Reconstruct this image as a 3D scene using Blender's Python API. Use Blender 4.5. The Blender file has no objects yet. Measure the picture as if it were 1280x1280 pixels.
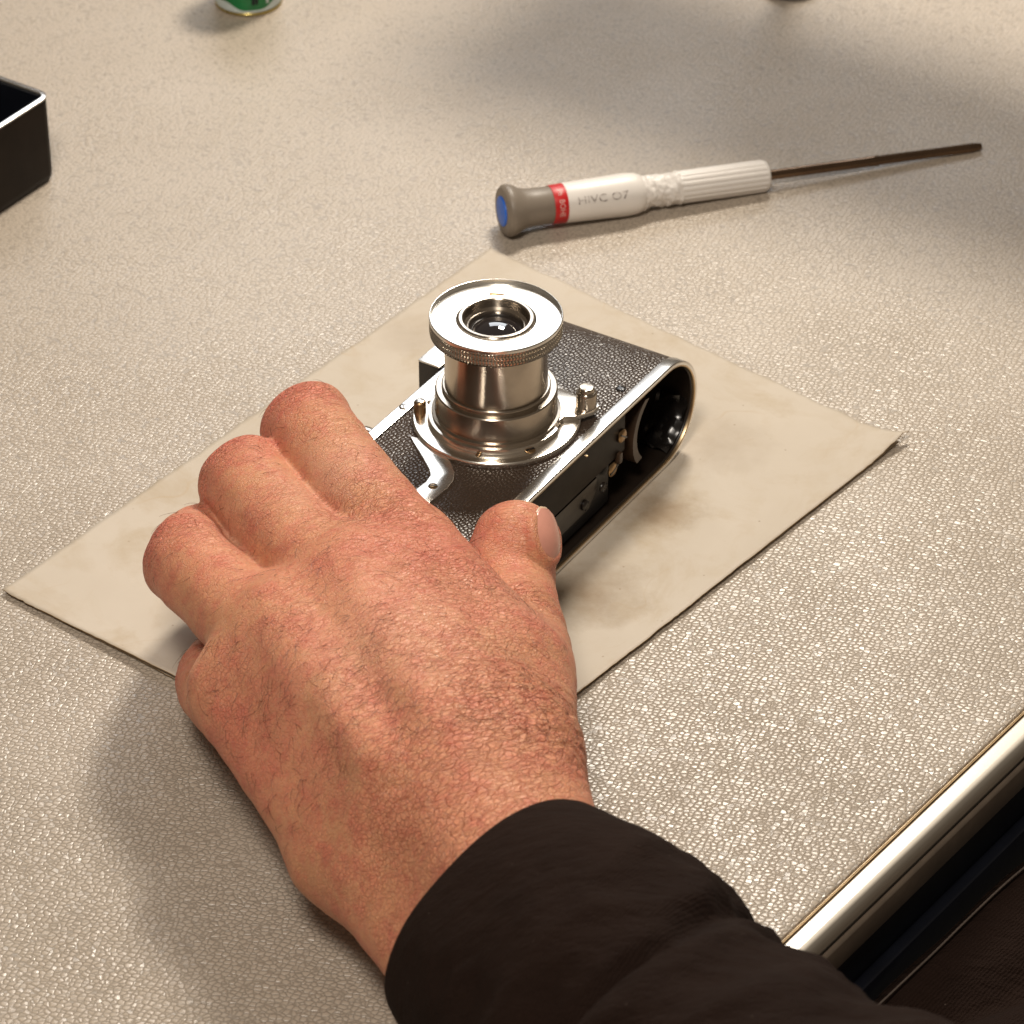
import bpy, bmesh, math, random
import numpy as np
from mathutils import Vector, Matrix, noise
random.seed(4)
rng = np.random.default_rng(7)
S = 0.001                      # everything below is laid out in millimetres

scene = bpy.context.scene
COL = scene.collection

# ------------------------------------------------------------------ camera
FPX, PITCH, HC = 4500.0, math.radians(36.0), 580.0
DC = HC / math.tan(PITCH)
cam_d = bpy.data.cameras.new('view_camera')
cam = bpy.data.objects.new('view_camera', cam_d)
COL.objects.link(cam)
cam.location = (0, -DC * S, HC * S)
cam.rotation_euler = (math.radians(90) - PITCH, 0, 0)
cam_d.sensor_width = 36
cam_d.lens = FPX / 1280 * 36
cam_d.clip_start = 0.02
cam_d.clip_end = 20
cam_d.dof.use_dof = True
cam_d.dof.focus_distance = 0.925
cam_d.dof.aperture_fstop = 36
scene.camera = cam

# ------------------------------------------------------------------ light
scene.view_settings.view_transform = 'Standard'
scene.view_settings.look = 'None'
scene.view_settings.exposure = 0.0
scene.view_settings.gamma = 1.0
w = bpy.data.worlds.new('World')
scene.world = w
w.use_nodes = True
w.node_tree.nodes['Background'].inputs[0].default_value = (0.62, 0.50, 0.38, 1)
w.node_tree.nodes['Background'].inputs[1].default_value = 0.24


def lamp(name, loc, target, sx, sy, power, col):
    d = bpy.data.lights.new(name, 'AREA')
    d.shape = 'RECTANGLE'
    d.size, d.size_y = sx * S, sy * S
    d.energy = power
    d.color = col
    o = bpy.data.objects.new(name, d)
    COL.objects.link(o)
    o.location = Vector(loc) * S
    v = Vector(target) * S - o.location
    o.rotation_euler = v.to_track_quat('-Z', 'Y').to_euler()
    return o


# window-like soft light beyond the table, a small lamp above it, and a weak room light near the viewer
lamp('window_light', (60, 1300, 1000), (0, 0, 0), 760, 500, 5.2, (0.93, 0.96, 1.0))
lamp('table_lamp_light', (150, 560, 760), (0, 0, 0), 150, 150, 7.8, (1.0, 0.91, 0.78))
lamp('room_light', (-150, -760, 1180), (0, -40, 0), 260, 260, 12.0, (1.0, 0.91, 0.80))


def at(px, py, z=0.0):
    """point of the place, at height z, seen at the given spot of the 1280 px picture"""
    s, c = math.sin(PITCH), math.cos(PITCH)
    a = (px - 640) / FPX
    b = (640 - py) / FPX
    d = (a, c + b * s, -s + b * c)
    t = (z - HC) / d[2]
    return Vector((d[0] * t, -DC + d[1] * t, z))


# ------------------------------------------------------------------ materials
def mat(name, base, rough=0.5, metal=0.0, **kw):
    m = bpy.data.materials.new(name)
    m.use_nodes = True
    p = m.node_tree.nodes['Principled BSDF']
    p.inputs['Base Color'].default_value = (*base, 1)
    p.inputs['Roughness'].default_value = rough
    p.inputs['Metallic'].default_value = metal
    for k, v in kw.items():
        p.inputs[k.replace('_', ' ')].default_value = v
    return m


class NT:
    """small node helper"""
    def __init__(self, m):
        self.t = m.node_tree
        self.p = m.node_tree.nodes['Principled BSDF']
        self.tc = self.n('ShaderNodeTexCoord')

    def n(self, typ, ins=None, **kw):
        nd = self.t.nodes.new(typ)
        for k, v in kw.items():
            setattr(nd, k, v)
        if ins:
            for k, v in ins.items():
                self.s(nd.inputs[k], v)
        return nd

    def s(self, sock, v):
        if isinstance(v, bpy.types.NodeSocket):
            self.t.links.new(v, sock)
        elif isinstance(v, bpy.types.Node):
            self.t.links.new(v.outputs[0], sock)
        else:
            sock.default_value = v

    def obj(self, scale=(1, 1, 1), rot=(0, 0, 0), src=None):
        mp = self.n('ShaderNodeMapping', {'Vector': src or self.tc.outputs['Object'], 'Scale': scale, 'Rotation': rot})
        return mp.outputs[0]

    def noise(self, vec, scale, detail=4, rough=0.5, dist=0.0):
        return self.n('ShaderNodeTexNoise', {'Vector': vec, 'Scale': scale, 'Detail': detail, 'Roughness': rough, 'Distortion': dist}).outputs[0]

    def voro(self, vec, scale, feature='F1', rand=1.0, smooth=None):
        nd = self.n('ShaderNodeTexVoronoi', feature=feature)
        self.s(nd.inputs['Vector'], vec)
        nd.inputs['Scale'].default_value = scale
        nd.inputs['Randomness'].default_value = rand
        if smooth is not None:
            nd.inputs['Smoothness'].default_value = smooth
        return nd.outputs['Distance']

    def math(self, op, a, b=0.0, clamp=False):
        nd = self.n('ShaderNodeMath', operation=op, use_clamp=clamp)
        self.s(nd.inputs[0], a)
        self.s(nd.inputs[1], b)
        return nd.outputs[0]

    def ramp(self, fac, stops, interp='LINEAR'):
        nd = self.n('ShaderNodeValToRGB', {'Fac': fac})
        cr = nd.color_ramp
        cr.interpolation = interp
        while len(cr.elements) < len(stops):
            cr.elements.new(0.5)
        for e, (pos, c) in zip(cr.elements, stops):
            e.position = pos
            e.color = (c, c, c, 1) if isinstance(c, (int, float)) else (*c, 1)
        return nd.outputs[0]

    def mix(self, fac, a, b, blend='MIX'):
        nd = self.n('ShaderNodeMix', data_type='RGBA', blend_type=blend)
        self.s(nd.inputs[0], fac)
        for i, v in ((6, a), (7, b)):
            if isinstance(v, tuple) and len(v) == 3:
                v = (*v, 1)
            self.s(nd.inputs[i], v)
        return nd.outputs[2]

    def bump(self, height, dist, strength=1.0, normal=None):
        nd = self.n('ShaderNodeBump', {'Height': height, 'Distance': dist * S, 'Strength': strength})
        if normal is not None:
            self.s(nd.inputs['Normal'], normal)
        return nd.outputs[0]

    def base(self, v): self.s(self.p.inputs['Base Color'], v)
    def rough(self, v): self.s(self.p.inputs['Roughness'], v)
    def normal(self, v): self.s(self.p.inputs['Normal'], v)


# --- table leatherette: pebbled beige grain
def leather(name, c1, c2, cell, rough0, depth, spec=0.5, worn=False):
    m = mat(name, c1, rough0)
    n = NT(m)
    warp = n.noise(n.obj(), 60, 2)
    wv = n.n('ShaderNodeVectorMath', {0: n.n('ShaderNodeTexNoise', {'Vector': n.obj(), 'Scale': 140.0, 'Detail': 2.0}).outputs['Color'], 1: (0.5, 0.5, 0.5)}, operation='SUBTRACT')
    wv2 = n.n('ShaderNodeVectorMath', {0: wv.outputs[0], 'Scale': cell * S * 0.5}, operation='SCALE')
    vec = n.n('ShaderNodeVectorMath', {0: n.obj((1, 1.25, 1), (0, 0, 0.35)), 1: wv2.outputs[0]}, operation='ADD').outputs[0]
    sc = 1.0 / (cell * S)
    edge = n.voro(vec, sc, 'DISTANCE_TO_EDGE', 0.62)
    dome = n.voro(vec, sc, 'F1', 0.62)
    groove = n.ramp(edge, [(0.0, 0.0), (0.13, 0.62), (0.26, 0.88), (0.42, 1.0)])
    dm = n.math('SUBTRACT', 1.0, n.math('MULTIPLY', dome, dome))
    fine = n.noise(n.obj(), sc * 5, 3, 0.6)
    h = n.math('ADD', n.math('MULTIPLY', groove, 0.75), n.math('MULTIPLY', dm, 0.25))
    h = n.math('ADD', h, n.math('MULTIPLY', fine, 0.03))
    big = n.noise(n.obj(), 9, 3)
    amp = n.ramp(n.noise(n.obj(), 22, 2), [(0.3, 0.55), (0.7, 1.0)])
    h = n.math('MULTIPLY', h, amp)
    if worn:      # the grain is rubbed flatter on the far half of the table
        sy = n.n('ShaderNodeSeparateXYZ', {'Vector': n.obj()}).outputs[1]
        far = n.math('ADD', sy, n.math('MULTIPLY', n.noise(n.obj(), 7, 2), 0.12))
        h = n.math('MULTIPLY', h, n.n('ShaderNodeMapRange', {'Value': far, 'From Min': 0.10, 'From Max': 0.34, 'To Min': 1.0, 'To Max': 0.35}).outputs[0])
    h = n.math('ADD', h, n.math('MULTIPLY', big, 0.8))
    n.normal(n.bump(h, depth))
    col = n.mix(n.ramp(big, [(0.3, 0.0), (0.7, 1.0)]), c1, c2)
    dark = tuple(x * 0.55 for x in c1)
    col = n.mix(n.ramp(edge, [(0.0, 0.75), (0.10, 0.0)]), col, dark)
    n.base(col)
    n.rough(n.math('ADD', n.math('MULTIPLY', n.noise(n.obj(), 30, 3), 0.14), rough0 - 0.07))
    m.node_tree.nodes['Principled BSDF'].inputs['Specular IOR Level'].default_value = spec
    return m


M = {}
M['table'] = leather('beige_leatherette', (0.415, 0.350, 0.280), (0.465, 0.400, 0.330), 1.6, 0.34, 0.36, 0.6, worn=True)
M['vulcanite'] = leather('black_leather', (0.042, 0.026, 0.017), (0.060, 0.037, 0.024), 1.25, 0.33, 0.24, 0.7)


def metal(name, col, rough, aniso=0.0, scratch=0.5, scale=1.0):
    m = mat(name, col, rough, 1.0)
    n = NT(m)
    st = n.noise(n.obj((1, 1, 14)), 160 * scale, 4, 0.6)
    sc = n.noise(n.obj((1, 9, 1), (0.3, 0.5, 0.7)), 300 * scale, 3, 0.7)
    blot = n.noise(n.obj(), 90 * scale, 4, 0.6)
    r = n.math('ADD', rough - 0.06 * scratch, n.math('MULTIPLY', blot, 0.16 * scratch))
    n.rough(n.math('ADD', r, n.math('MULTIPLY', st, 0.06 * scratch)))
    n.base(n.mix(n.ramp(blot, [(0.42, 0.0), (0.75, 1.0)]), col, tuple(c * 0.72 for c in col)))
    h = n.math('ADD', n.math('MULTIPLY', st, 0.5), sc)
    n.normal(n.bump(h, 0.0012 * scratch))
    if aniso:
        n.s(n.p.inputs['Anisotropic'], aniso)
        n.s(n.p.inputs['Anisotropic Rotation'], 0.25)
        tg = n.n('ShaderNodeTangent', direction_type='RADIAL', axis='Z')
        n.s(n.p.inputs['Tangent'], tg.outputs[0])
    return m


NICK = (0.80, 0.75, 0.68)
M['nickel'] = metal('polished_nickel', NICK, 0.17)
M['nickel_turned'] = metal('turned_nickel', (0.50, 0.44, 0.37), 0.20, 0.7, 0.4)
M['knurl'] = metal('knurled_brassy_nickel', (0.76, 0.70, 0.61), 0.12, 0, 0.02)
M['nickel_face'] = metal('satin_nickel_face', (0.86, 0.84, 0.80), 0.22, 0, 0.5)
M['nickel_dark'] = metal('tarnished_brass', (0.36, 0.24, 0.13), 0.32)
M['steel'] = metal('brown_steel_shaft', (0.22, 0.145, 0.095), 0.18)
M['chrome'] = metal('chrome_rim', (0.83, 0.82, 0.80), 0.2)


def painted(name, col, rough, bump=0.01, spec=0.5, var=0.3):
    m = mat(name, col, rough)
    n = NT(m)
    b = n.noise(n.obj(), 120, 5, 0.6)
    n.rough(n.math('ADD', rough - 0.06, n.math('MULTIPLY', b, 0.14)))
    n.base(n.mix(n.ramp(b, [(0.35, 0.0), (0.7, 1.0)]), col, tuple(min(1, c * (1 - var)) for c in col)))
    n.normal(n.bump(n.noise(n.obj(), 700, 4, 0.6), bump))
    n.s(n.p.inputs['Specular IOR Level'], spec)
    return m


M['black_paint'] = painted('glossy_black_paint', (0.012, 0.010, 0.009), 0.22, 0.002)
M['brown_black'] = painted('brown_black_lacquer', (0.011, 0.006, 0.003), 0.45, 0.01, 0.15)
M['inner_black'] = painted('inner_black_lacquer', (0.016, 0.011, 0.008), 0.30, 0.004, 0.5)
M['gold_edge'] = metal('bare_brass_edge', (0.60, 0.45, 0.28), 0.3)
M['bronze'] = painted('brown_lacquered_sheet', (0.050, 0.028, 0.016), 0.4)
M['cream_trim'] = painted('cream_lacquered_trim', (0.80, 0.74, 0.64), 0.22, 0.01, 0.5, 0.05)
M['grey_trim'] = painted('brown_grey_strip', (0.13, 0.10, 0.075), 0.3)
M['panel'] = painted('dark_blue_black_panel', (0.006, 0.007, 0.011), 0.3, 0.01, 0.3)
M['grey_plastic'] = painted('grey_plastic', (0.21, 0.175, 0.14), 0.42, 0.01, 0.5, 0.1)
M['white_plastic'] = painted('white_plastic', (0.74, 0.70, 0.66), 0.36, 0.02, 0.5, 0.06)
M['blue_plastic'] = painted('blue_plastic', (0.010, 0.14, 0.68), 0.4, 0.01, 0.5, 0.15)
M['red_label'] = painted('red_label', (0.55, 0.010, 0.012), 0.4, 0.01, 0.5, 0.25)
M['pink_label'] = painted('pale_pink_label', (0.80, 0.52, 0.50), 0.4)
M['print_grey'] = painted('worn_grey_print', (0.16, 0.12, 0.10), 0.6, 0.01, 0.3, 0.1)
_n = NT(M['print_grey'])
_n.base(_n.mix(_n.ramp(_n.noise(_n.obj(), 900, 3, 0.7), [(0.42, 0.0), (0.60, 1.0)]), (0.13, 0.10, 0.09), (0.66, 0.61, 0.57)))
M['print_pale'] = painted('pale_print', (0.80, 0.48, 0.44), 0.5)
M['green_label'] = painted('green_label', (0.010, 0.20, 0.055), 0.25, 0.005, 0.5, 0.4)
M['white_label'] = painted('white_label', (0.62, 0.70, 0.68), 0.3, 0.005)
M['gold'] = metal('gold_rim', (0.62, 0.50, 0.18), 0.25)
M['floor'] = painted('dark_floor', (0.02, 0.018, 0.016), 0.6)


def paper_mat():
    m = mat('aged_paper', (0.66, 0.58, 0.45), 0.7)
    n = NT(m)
    a = n.noise(n.obj(), 16, 5, 0.6)
    b = n.noise(n.obj(), 55, 6, 0.65, 0.6)
    c = n.mix(n.ramp(a, [(0.35, 0.0), (0.68, 1.0)]), (0.53, 0.465, 0.385), (0.48, 0.415, 0.335))
    c = n.mix(n.ramp(b, [(0.50, 0.0), (0.74, 0.6)]), c, (0.43, 0.345, 0.24))
    c = n.mix(n.ramp(n.noise(n.obj(), 28, 7, 0.72, 0.4), [(0.52, 0.0), (0.66, 0.45)]), c, (0.40, 0.31, 0.20))
    sp = n.voro(n.obj(), 230, 'F1')
    spm = n.math('MULTIPLY', n.ramp(sp, [(0.0, 1.0), (0.10, 0.0)]), n.ramp(n.noise(n.obj(), 130, 2), [(0.55, 0.0), (0.62, 0.8)]))
    c = n.mix(spm, c, (0.20, 0.12, 0.06))
    fib = n.noise(n.obj((1, 4, 1), (0, 0, 0.8)), 800, 3, 0.7)
    c = n.mix(n.ramp(fib, [(0.6, 0.0), (0.85, 0.35)]), c, (0.46, 0.37, 0.25))
    # faint hairline scratches
    wv = n.n('ShaderNodeTexWave', {'Vector': n.obj((1, 1, 1), (0, 0, 1.0)), 'Scale': 9.0, 'Distortion': 16.0, 'Detail': 3.0, 'Detail Scale': 2.0}, wave_type='BANDS')
    ln = n.math('MULTIPLY', n.ramp(wv.outputs[1], [(0.994, 0.0), (1.0, 0.3)]), n.ramp(n.noise(n.obj(), 30, 2), [(0.5, 0.0), (0.65, 1.0)]))
    c = n.mix(ln, c, (0.42, 0.30, 0.17))
    # dark smudges: old stains with the film camera's cast shadow painted in
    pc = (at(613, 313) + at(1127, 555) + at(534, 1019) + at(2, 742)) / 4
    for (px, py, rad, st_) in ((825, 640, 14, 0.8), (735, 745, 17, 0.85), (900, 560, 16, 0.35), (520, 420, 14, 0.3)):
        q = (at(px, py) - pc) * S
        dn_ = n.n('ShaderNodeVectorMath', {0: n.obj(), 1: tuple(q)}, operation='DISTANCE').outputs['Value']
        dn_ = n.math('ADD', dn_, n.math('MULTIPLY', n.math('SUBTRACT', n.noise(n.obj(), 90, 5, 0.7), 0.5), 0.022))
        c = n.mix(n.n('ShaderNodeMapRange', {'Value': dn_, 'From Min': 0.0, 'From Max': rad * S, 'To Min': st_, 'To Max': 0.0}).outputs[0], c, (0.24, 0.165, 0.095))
    n.base(c)
    h = n.math('ADD', n.math('MULTIPLY', fib, 0.4), n.math('ADD', b, n.math('MULTIPLY', a, 4.0)))
    n.normal(n.bump(h, 0.10))
    return m


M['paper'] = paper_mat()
M['paper_edge'] = painted('browned_paper_edge', (0.46, 0.31, 0.16), 0.8)


def skin_mat():
    m = mat('weathered_skin', (0.6, 0.3, 0.2), 0.42)
    n = NT(m)
    P = n.p
    att = n.n('ShaderNodeAttribute', attribute_name='tint')       # r: redness, g: paleness, b: crease strength
    sep = n.n('ShaderNodeSeparateColor', {'Color': att.outputs['Color']})
    fl = n.n('ShaderNodeAttribute', attribute_name='flow').outputs['Vector']   # metres along / across / up
    base = (0.68, 0.300, 0.170)
    red = (0.62, 0.165, 0.115)
    pale = (0.74, 0.42, 0.29)
    tan = (0.62, 0.295, 0.155)
    a = n.noise(n.obj(), 38, 4, 0.6)
    b = n.noise(n.obj(), 120, 5, 0.65)
    c = n.mix(n.ramp(a, [(0.35, 0.0), (0.65, 1.0)]), base, tan)
    c = n.mix(n.math('MULTIPLY', n.ramp(b, [(0.45, 0.0), (0.70, 1.0)]), 0.7), c, red)
    c = n.mix(sep.outputs[0], c, red)
    c = n.mix(n.math('MULTIPLY', sep.outputs[1], 0.8), c, pale)
    # freckles
    fr = n.math('MULTIPLY', n.ramp(n.voro(n.obj(), 170, 'F1'), [(0.0, 1.0), (0.14, 0.0)]), n.ramp(n.noise(n.obj(), 70, 1), [(0.60, 0.0), (0.66, 0.7)]))
    c = n.mix(fr, c, (0.38, 0.10, 0.05))
    # creases: thin long folds crossing the limb, a net of fine cells, pores
    wv = n.n('ShaderNodeTexNoise', {'Vector': n.obj(), 'Scale': 210.0, 'Detail': 3.0})
    wo = n.n('ShaderNodeVectorMath', {0: wv.outputs['Color'], 1: (0.5, 0.5, 0.5)}, operation='SUBTRACT')
    wo = n.n('ShaderNodeVectorMath', {0: wo.outputs[0], 'Scale': 0.0030}, operation='SCALE').outputs[0]
    flw = n.n('ShaderNodeVectorMath', {0: fl, 1: wo}, operation='ADD').outputs[0]
    e1 = n.voro(n.obj((1, 0.28, 1), src=flw), 760, 'DISTANCE_TO_EDGE', 1.0)
    l1 = n.ramp(e1, [(0.0, 0.0), (0.035, 0.65), (0.10, 1.0)])
    e2 = n.voro(n.obj((1, 0.45, 1), (0, 0, 0.75), src=flw), 1150, 'DISTANCE_TO_EDGE', 1.0)
    l2 = n.ramp(e2, [(0.0, 0.0), (0.05, 0.7), (0.14, 1.0)])
    cell = n.voro(n.obj((1, 0.75, 1), src=flw), 1500, 'DISTANCE_TO_EDGE', 1.0)
    ce = n.ramp(cell, [(0.0, 0.0), (0.16, 1.0)])
    broad = n.noise(n.obj((1, 0.25, 1), src=fl), 150, 3, 0.5, 0.4)
    pr = n.noise(n.obj(), 2600, 2)
    zone = n.ramp(n.noise(n.obj(), 60, 3, 0.6), [(0.35, 0.50), (0.65, 1.05)])
    deep = n.math('ADD', n.math('MULTIPLY', sep.outputs[2], 1.1), zone)
    h = n.math('MULTIPLY', n.math('ADD', n.math('MULTIPLY', l1, 0.70), n.math('MULTIPLY', l2, 0.40)), deep)
    h = n.math('ADD', h, n.math('MULTIPLY', ce, 0.30))
    h = n.math('ADD', h, n.math('MULTIPLY', broad, 0.6))
    h = n.math('ADD', h, n.math('MULTIPLY', pr, 0.15))
    n.normal(n.bump(h, 0.23))
    cr = n.math('MULTIPLY', n.math('SUBTRACT', 1.0, n.math('MULTIPLY', l1, l2)), n.math('MULTIPLY', deep, 0.42), True)
    c = n.mix(cr, c, (0.36, 0.095, 0.045))
    dry = n.ramp(n.noise(n.obj((1, 1, 1)), 1500, 4, 0.7), [(0.60, 0.0), (0.78, 0.35)])
    c = n.mix(dry, c, (0.74, 0.52, 0.42))
    n.base(c)
    n.rough(n.math('ADD', 0.36, n.math('MULTIPLY', b, 0.22)))
    P.inputs['Subsurface Weight'].default_value = 0.22
    P.inputs['Subsurface Radius'].default_value = (1.0, 0.35, 0.2)
    P.inputs['Subsurface Scale'].default_value = 0.0022
    P.inputs['Specular IOR Level'].default_value = 0.42
    return m


M['skin'] = skin_mat()
M['nail'] = painted('thumb_nail_plate', (0.61, 0.285, 0.215), 0.22, 0.004, 0.5, 0.15)
M['nail_rim'] = painted('pale_nail_edge', (0.68, 0.50, 0.34), 0.35, 0.01)
M['hair'] = mat('dark_arm_hair', (0.12, 0.035, 0.014), 0.5)


def cloth_mat():
    m = mat('dark_brown_cloth', (0.02, 0.012, 0.009), 0.85)
    n = NT(m)
    a = n.noise(n.obj(), 30, 5, 0.6)
    f = n.noise(n.obj((1, 5, 1), (0, 0, 0.7)), 500, 4, 0.7)
    g = n.noise(n.obj(), 2600, 2, 0.7)
    c = n.mix(a, (0.0070, 0.0036, 0.0026), (0.0210, 0.0100, 0.0064))
    c = n.mix(n.ramp(f, [(0.60, 0.0), (0.85, 0.5)]), c, (0.032, 0.018, 0.013))
    weave = n.n('ShaderNodeTexWave', {'Vector': n.obj((1, 1, 1), (0, 0, 0.75)), 'Scale': 420.0, 'Distortion': 3.0, 'Detail': 2.0}).outputs[1]
    c = n.mix(n.math('MULTIPLY', weave, 0.5), c, (0.020, 0.011, 0.008))
    lint = n.ramp(n.voro(n.obj(), 170, 'F1'), [(0.0, 0.6), (0.035, 0.0)])
    c = n.mix(lint, c, (0.25, 0.2, 0.17))
    n.base(c)
    n.normal(n.bump(n.math('ADD', n.math('MULTIPLY', weave, 0.5), n.math('ADD', f, n.math('ADD', g, n.math('MULTIPLY', n.noise(n.obj((1, 3, 1), (0, 0, 0.7)), 70, 5, 0.6), 12.0)))), 0.22))
    n.s(n.p.inputs['Sheen Weight'], 0.0)
    n.s(n.p.inputs['Sheen Roughness'], 0.6)
    n.s(n.p.inputs['Specular IOR Level'], 0.10)
    return m


M['cloth'] = cloth_mat()
M['thread'] = painted('stitching_thread', (0.10, 0.075, 0.06), 0.8)
gl = mat('coated_lens_glass', (0.012, 0.010, 0.012), 0.03)
gl.node_tree.nodes['Principled BSDF'].inputs['Coat Weight'].default_value = 1.0
gl.node_tree.nodes['Principled BSDF'].inputs['Specular IOR Level'].default_value = 0.9
M['glass'] = gl

# ------------------------------------------------------------------ mesh helpers
XF = {}


def thing(name, label, cat, loc=(0, 0, 0), rotz=0.0):
    o = bpy.data.objects.new(name, None)
    COL.objects.link(o)
    o.location = Vector(loc) * S
    o.rotation_euler = (0, 0, rotz)
    o['label'] = label
    o['category'] = cat
    XF[o.name] = Matrix.Translation(Vector(loc)) @ Matrix.Rotation(rotz, 4, 'Z')
    return o


def mk(name, verts, faces, m, parent=None, world=False, smooth=40, loc=None, kind=None, label=None):
    """one mesh object; verts in mm, in the frame of its thing (or of the world)"""
    verts = [Vector(v) for v in verts]
    if world and parent is not None:
        root = parent
        while root.parent is not None:
            root = root.parent
        inv = XF[root.name].inverted()
        verts = [inv @ v for v in verts]
    if loc is not None:
        off = Vector(loc)
        verts = [v - off for v in verts]
    me = bpy.data.meshes.new(name)
    me.from_pydata([tuple(v * S) for v in verts], [], faces)
    me.update()
    me.materials.append(m)
    if smooth:
        me.polygons.foreach_set('use_smooth', [True] * len(me.polygons))
        me.set_sharp_from_angle(angle=math.radians(smooth))
    o = bpy.data.objects.new(name, me)
    COL.objects.link(o)
    o.parent = parent
    if loc is not None:
        o.location = off * S
        if parent is not None and parent.type == 'MESH':
            o.location = (off * S) - parent.location
    elif parent is not None and parent.type == 'MESH':
        o.location = -Vector(parent.location)
    if kind:
        o['kind'] = kind
    if label:
        o['label'] = label
    return o


def soften(prof, r, closed=False):
    """chamfer the corners of a 2D polyline"""
    out = []
    n = len(prof)
    for i, p in enumerate(prof):
        if not closed and i in (0, n - 1):
            out.append(p)
            continue
        a, b = Vector(prof[i - 1]), Vector(prof[(i + 1) % n])
        q = Vector(p)
        u, v = (a - q), (b - q)
        la, lb = u.length, v.length
        if la < 1e-6 or lb < 1e-6:
            out.append(p)
            continue
        u /= la
        v /= lb
        if u.dot(v) < -0.94:
            out.append(p)
            continue
        d = min(r, la * 0.4, lb * 0.4)
        p0, p1 = q + u * d, q + v * d
        out += [tuple(p0), tuple(q * 0.5 + (p0 + p1) * 0.25), tuple(p1)]
    return out


def lathe(prof, segs=96, bev=0.15, rad=None):
    """prof: list of (radius, z) open polyline; returns verts, faces about the local z axis"""
    pr = soften(prof, bev)
    V, Fc = [], []
    for (r, z) in pr:
        for k in range(segs):
            a = 2 * math.pi * k / segs
            rr = max(r, 0.0)
            V.append((rr * math.cos(a), rr * math.sin(a), z))
    for i in range(len(pr) - 1):
        for k in range(segs):
            k2 = (k + 1) % segs
            Fc.append((i * segs + k, i * segs + k2, (i + 1) * segs + k2, (i + 1) * segs + k))
    return V, Fc


def shift(V, d):
    return [(v[0] + d[0], v[1] + d[1], v[2] + d[2]) for v in V]


def prism(poly, z0, z1, bev=0.2):
    """flat plate with chamfered top edge; poly counter-clockwise"""
    area = sum(poly[i - 1][0] * poly[i][1] - poly[i][0] * poly[i - 1][1] for i in range(len(poly)))
    if area < 0:
        poly = poly[::-1]
    bm = bmesh.new()
    vs = [bm.verts.new((p[0], p[1], z0)) for p in poly]
    f = bm.faces.new(vs)
    r = bmesh.ops.extrude_face_region(bm, geom=[f])
    top = [e for e in r['geom'] if isinstance(e, bmesh.types.BMVert)]
    for v in top:
        v.co.z = z1
    bm.normal_update()
    te = [e for e in bm.edges if all(abs(v.co.z - z1) < 1e-6 for v in e.verts)]
    if bev:
        bmesh.ops.bevel(bm, geom=te, offset=bev, segments=2, affect='EDGES', profile=0.6)
    bmesh.ops.recalc_face_normals(bm, faces=bm.faces)
    V = [tuple(v.co) for v in bm.verts]
    bm.verts.index_update()
    Fc = [tuple(v.index for v in f.verts) for f in bm.faces]
    bm.free()
    return V, Fc


def box(x0, x1, y0, y1, z0, z1, bev=0.3, seg=2):
    bm = bmesh.new()
    bmesh.ops.create_cube(bm, size=1)
    for v in bm.verts:
        v.co = Vector(((x0 + x1) / 2 + v.co.x * (x1 - x0), (y0 + y1) / 2 + v.co.y * (y1 - y0), (z0 + z1) / 2 + v.co.z * (z1 - z0)))
    if bev:
        bmesh.ops.bevel(bm, geom=list(bm.edges), offset=bev, segments=seg, affect='EDGES', profile=0.6)
    bm.verts.index_update()
    V = [tuple(v.co) for v in bm.verts]
    Fc = [tuple(v.index for v in f.verts) for f in bm.faces]
    bm.free()
    return V, Fc


def join(*parts):
    V, Fc = [], []
    for v, f in parts:
        o = len(V)
        V += list(v)
        Fc += [tuple(i + o for i in q) for q in f]
    return V, Fc


def xform(vf, mtx):
    return [tuple(mtx @ Vector(v)) for v in vf[0]], vf[1]


def axis_matrix(origin, zdir, xhint=(0, 0, 1)):
    z = Vector(zdir).normalized()
    x = Vector(xhint)
    x = (x - z * x.dot(z)).normalized()
    y = z.cross(x)
    mm = Matrix((x, y, z)).transposed().to_4x4()
    return Matrix.Translation(Vector(origin)) @ mm


def slot_screw(r=1.3, h=0.55, ang=0.4):
    """domed head with a real slot, about the local z axis"""
    bm = bmesh.new()
    prof = [(r, 0), (r, h * 0.45), (r * 0.8, h * 0.85), (r * 0.4, h)]
    V, Fc = [], []
    n = 24
    for (rr, z) in prof:
        for k in range(n):
            a = 2 * math.pi * k / n
            V.append((rr * math.cos(a), rr * math.sin(a), z))
    for i in range(len(prof) - 1):
        for k in range(n):
            Fc.append((i * n + k, i * n + (k + 1) % n, (i + 1) * n + (k + 1) % n, (i + 1) * n + k))
    Fc.append(tuple((len(prof) - 1) * n + k for k in range(n)))
    # the slot: push down points close to the slot line
    g = 0.24 * r
    V2 = []
    ca, sa = math.cos(ang), math.sin(ang)
    V2 = V
    slot = box(-r * 0.93, r * 0.93, -g * 0.5, g * 0.5, h * 0.8, h + 0.06, 0)
    slot = xform(slot, Matrix.Rotation(ang, 4, 'Z'))
    bm.free()
    return (V2, Fc), slot


def sweep(rings, cap0=False, cap1=False):
    n = len(rings[0])
    V = [p for r in rings for p in r]
    Fc = []
    for i in range(len(rings) - 1):
        for k in range(n):
            Fc.append((i * n + k, i * n + (k + 1) % n, (i + 1) * n + (k + 1) % n, (i + 1) * n + k))
    if cap0:
        Fc.append(tuple(range(n))[::-1])
    if cap1:
        Fc.append(tuple((len(rings) - 1) * n + k for k in range(n)))
    return V, Fc


# ================================================================== SETTING
fl = mk('floor', [(-3000, -3000, -720), (3000, -3000, -720), (3000, 3000, -720), (-3000, 3000, -720)], [(0, 1, 2, 3)], M['floor'], kind='structure', smooth=0)

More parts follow.
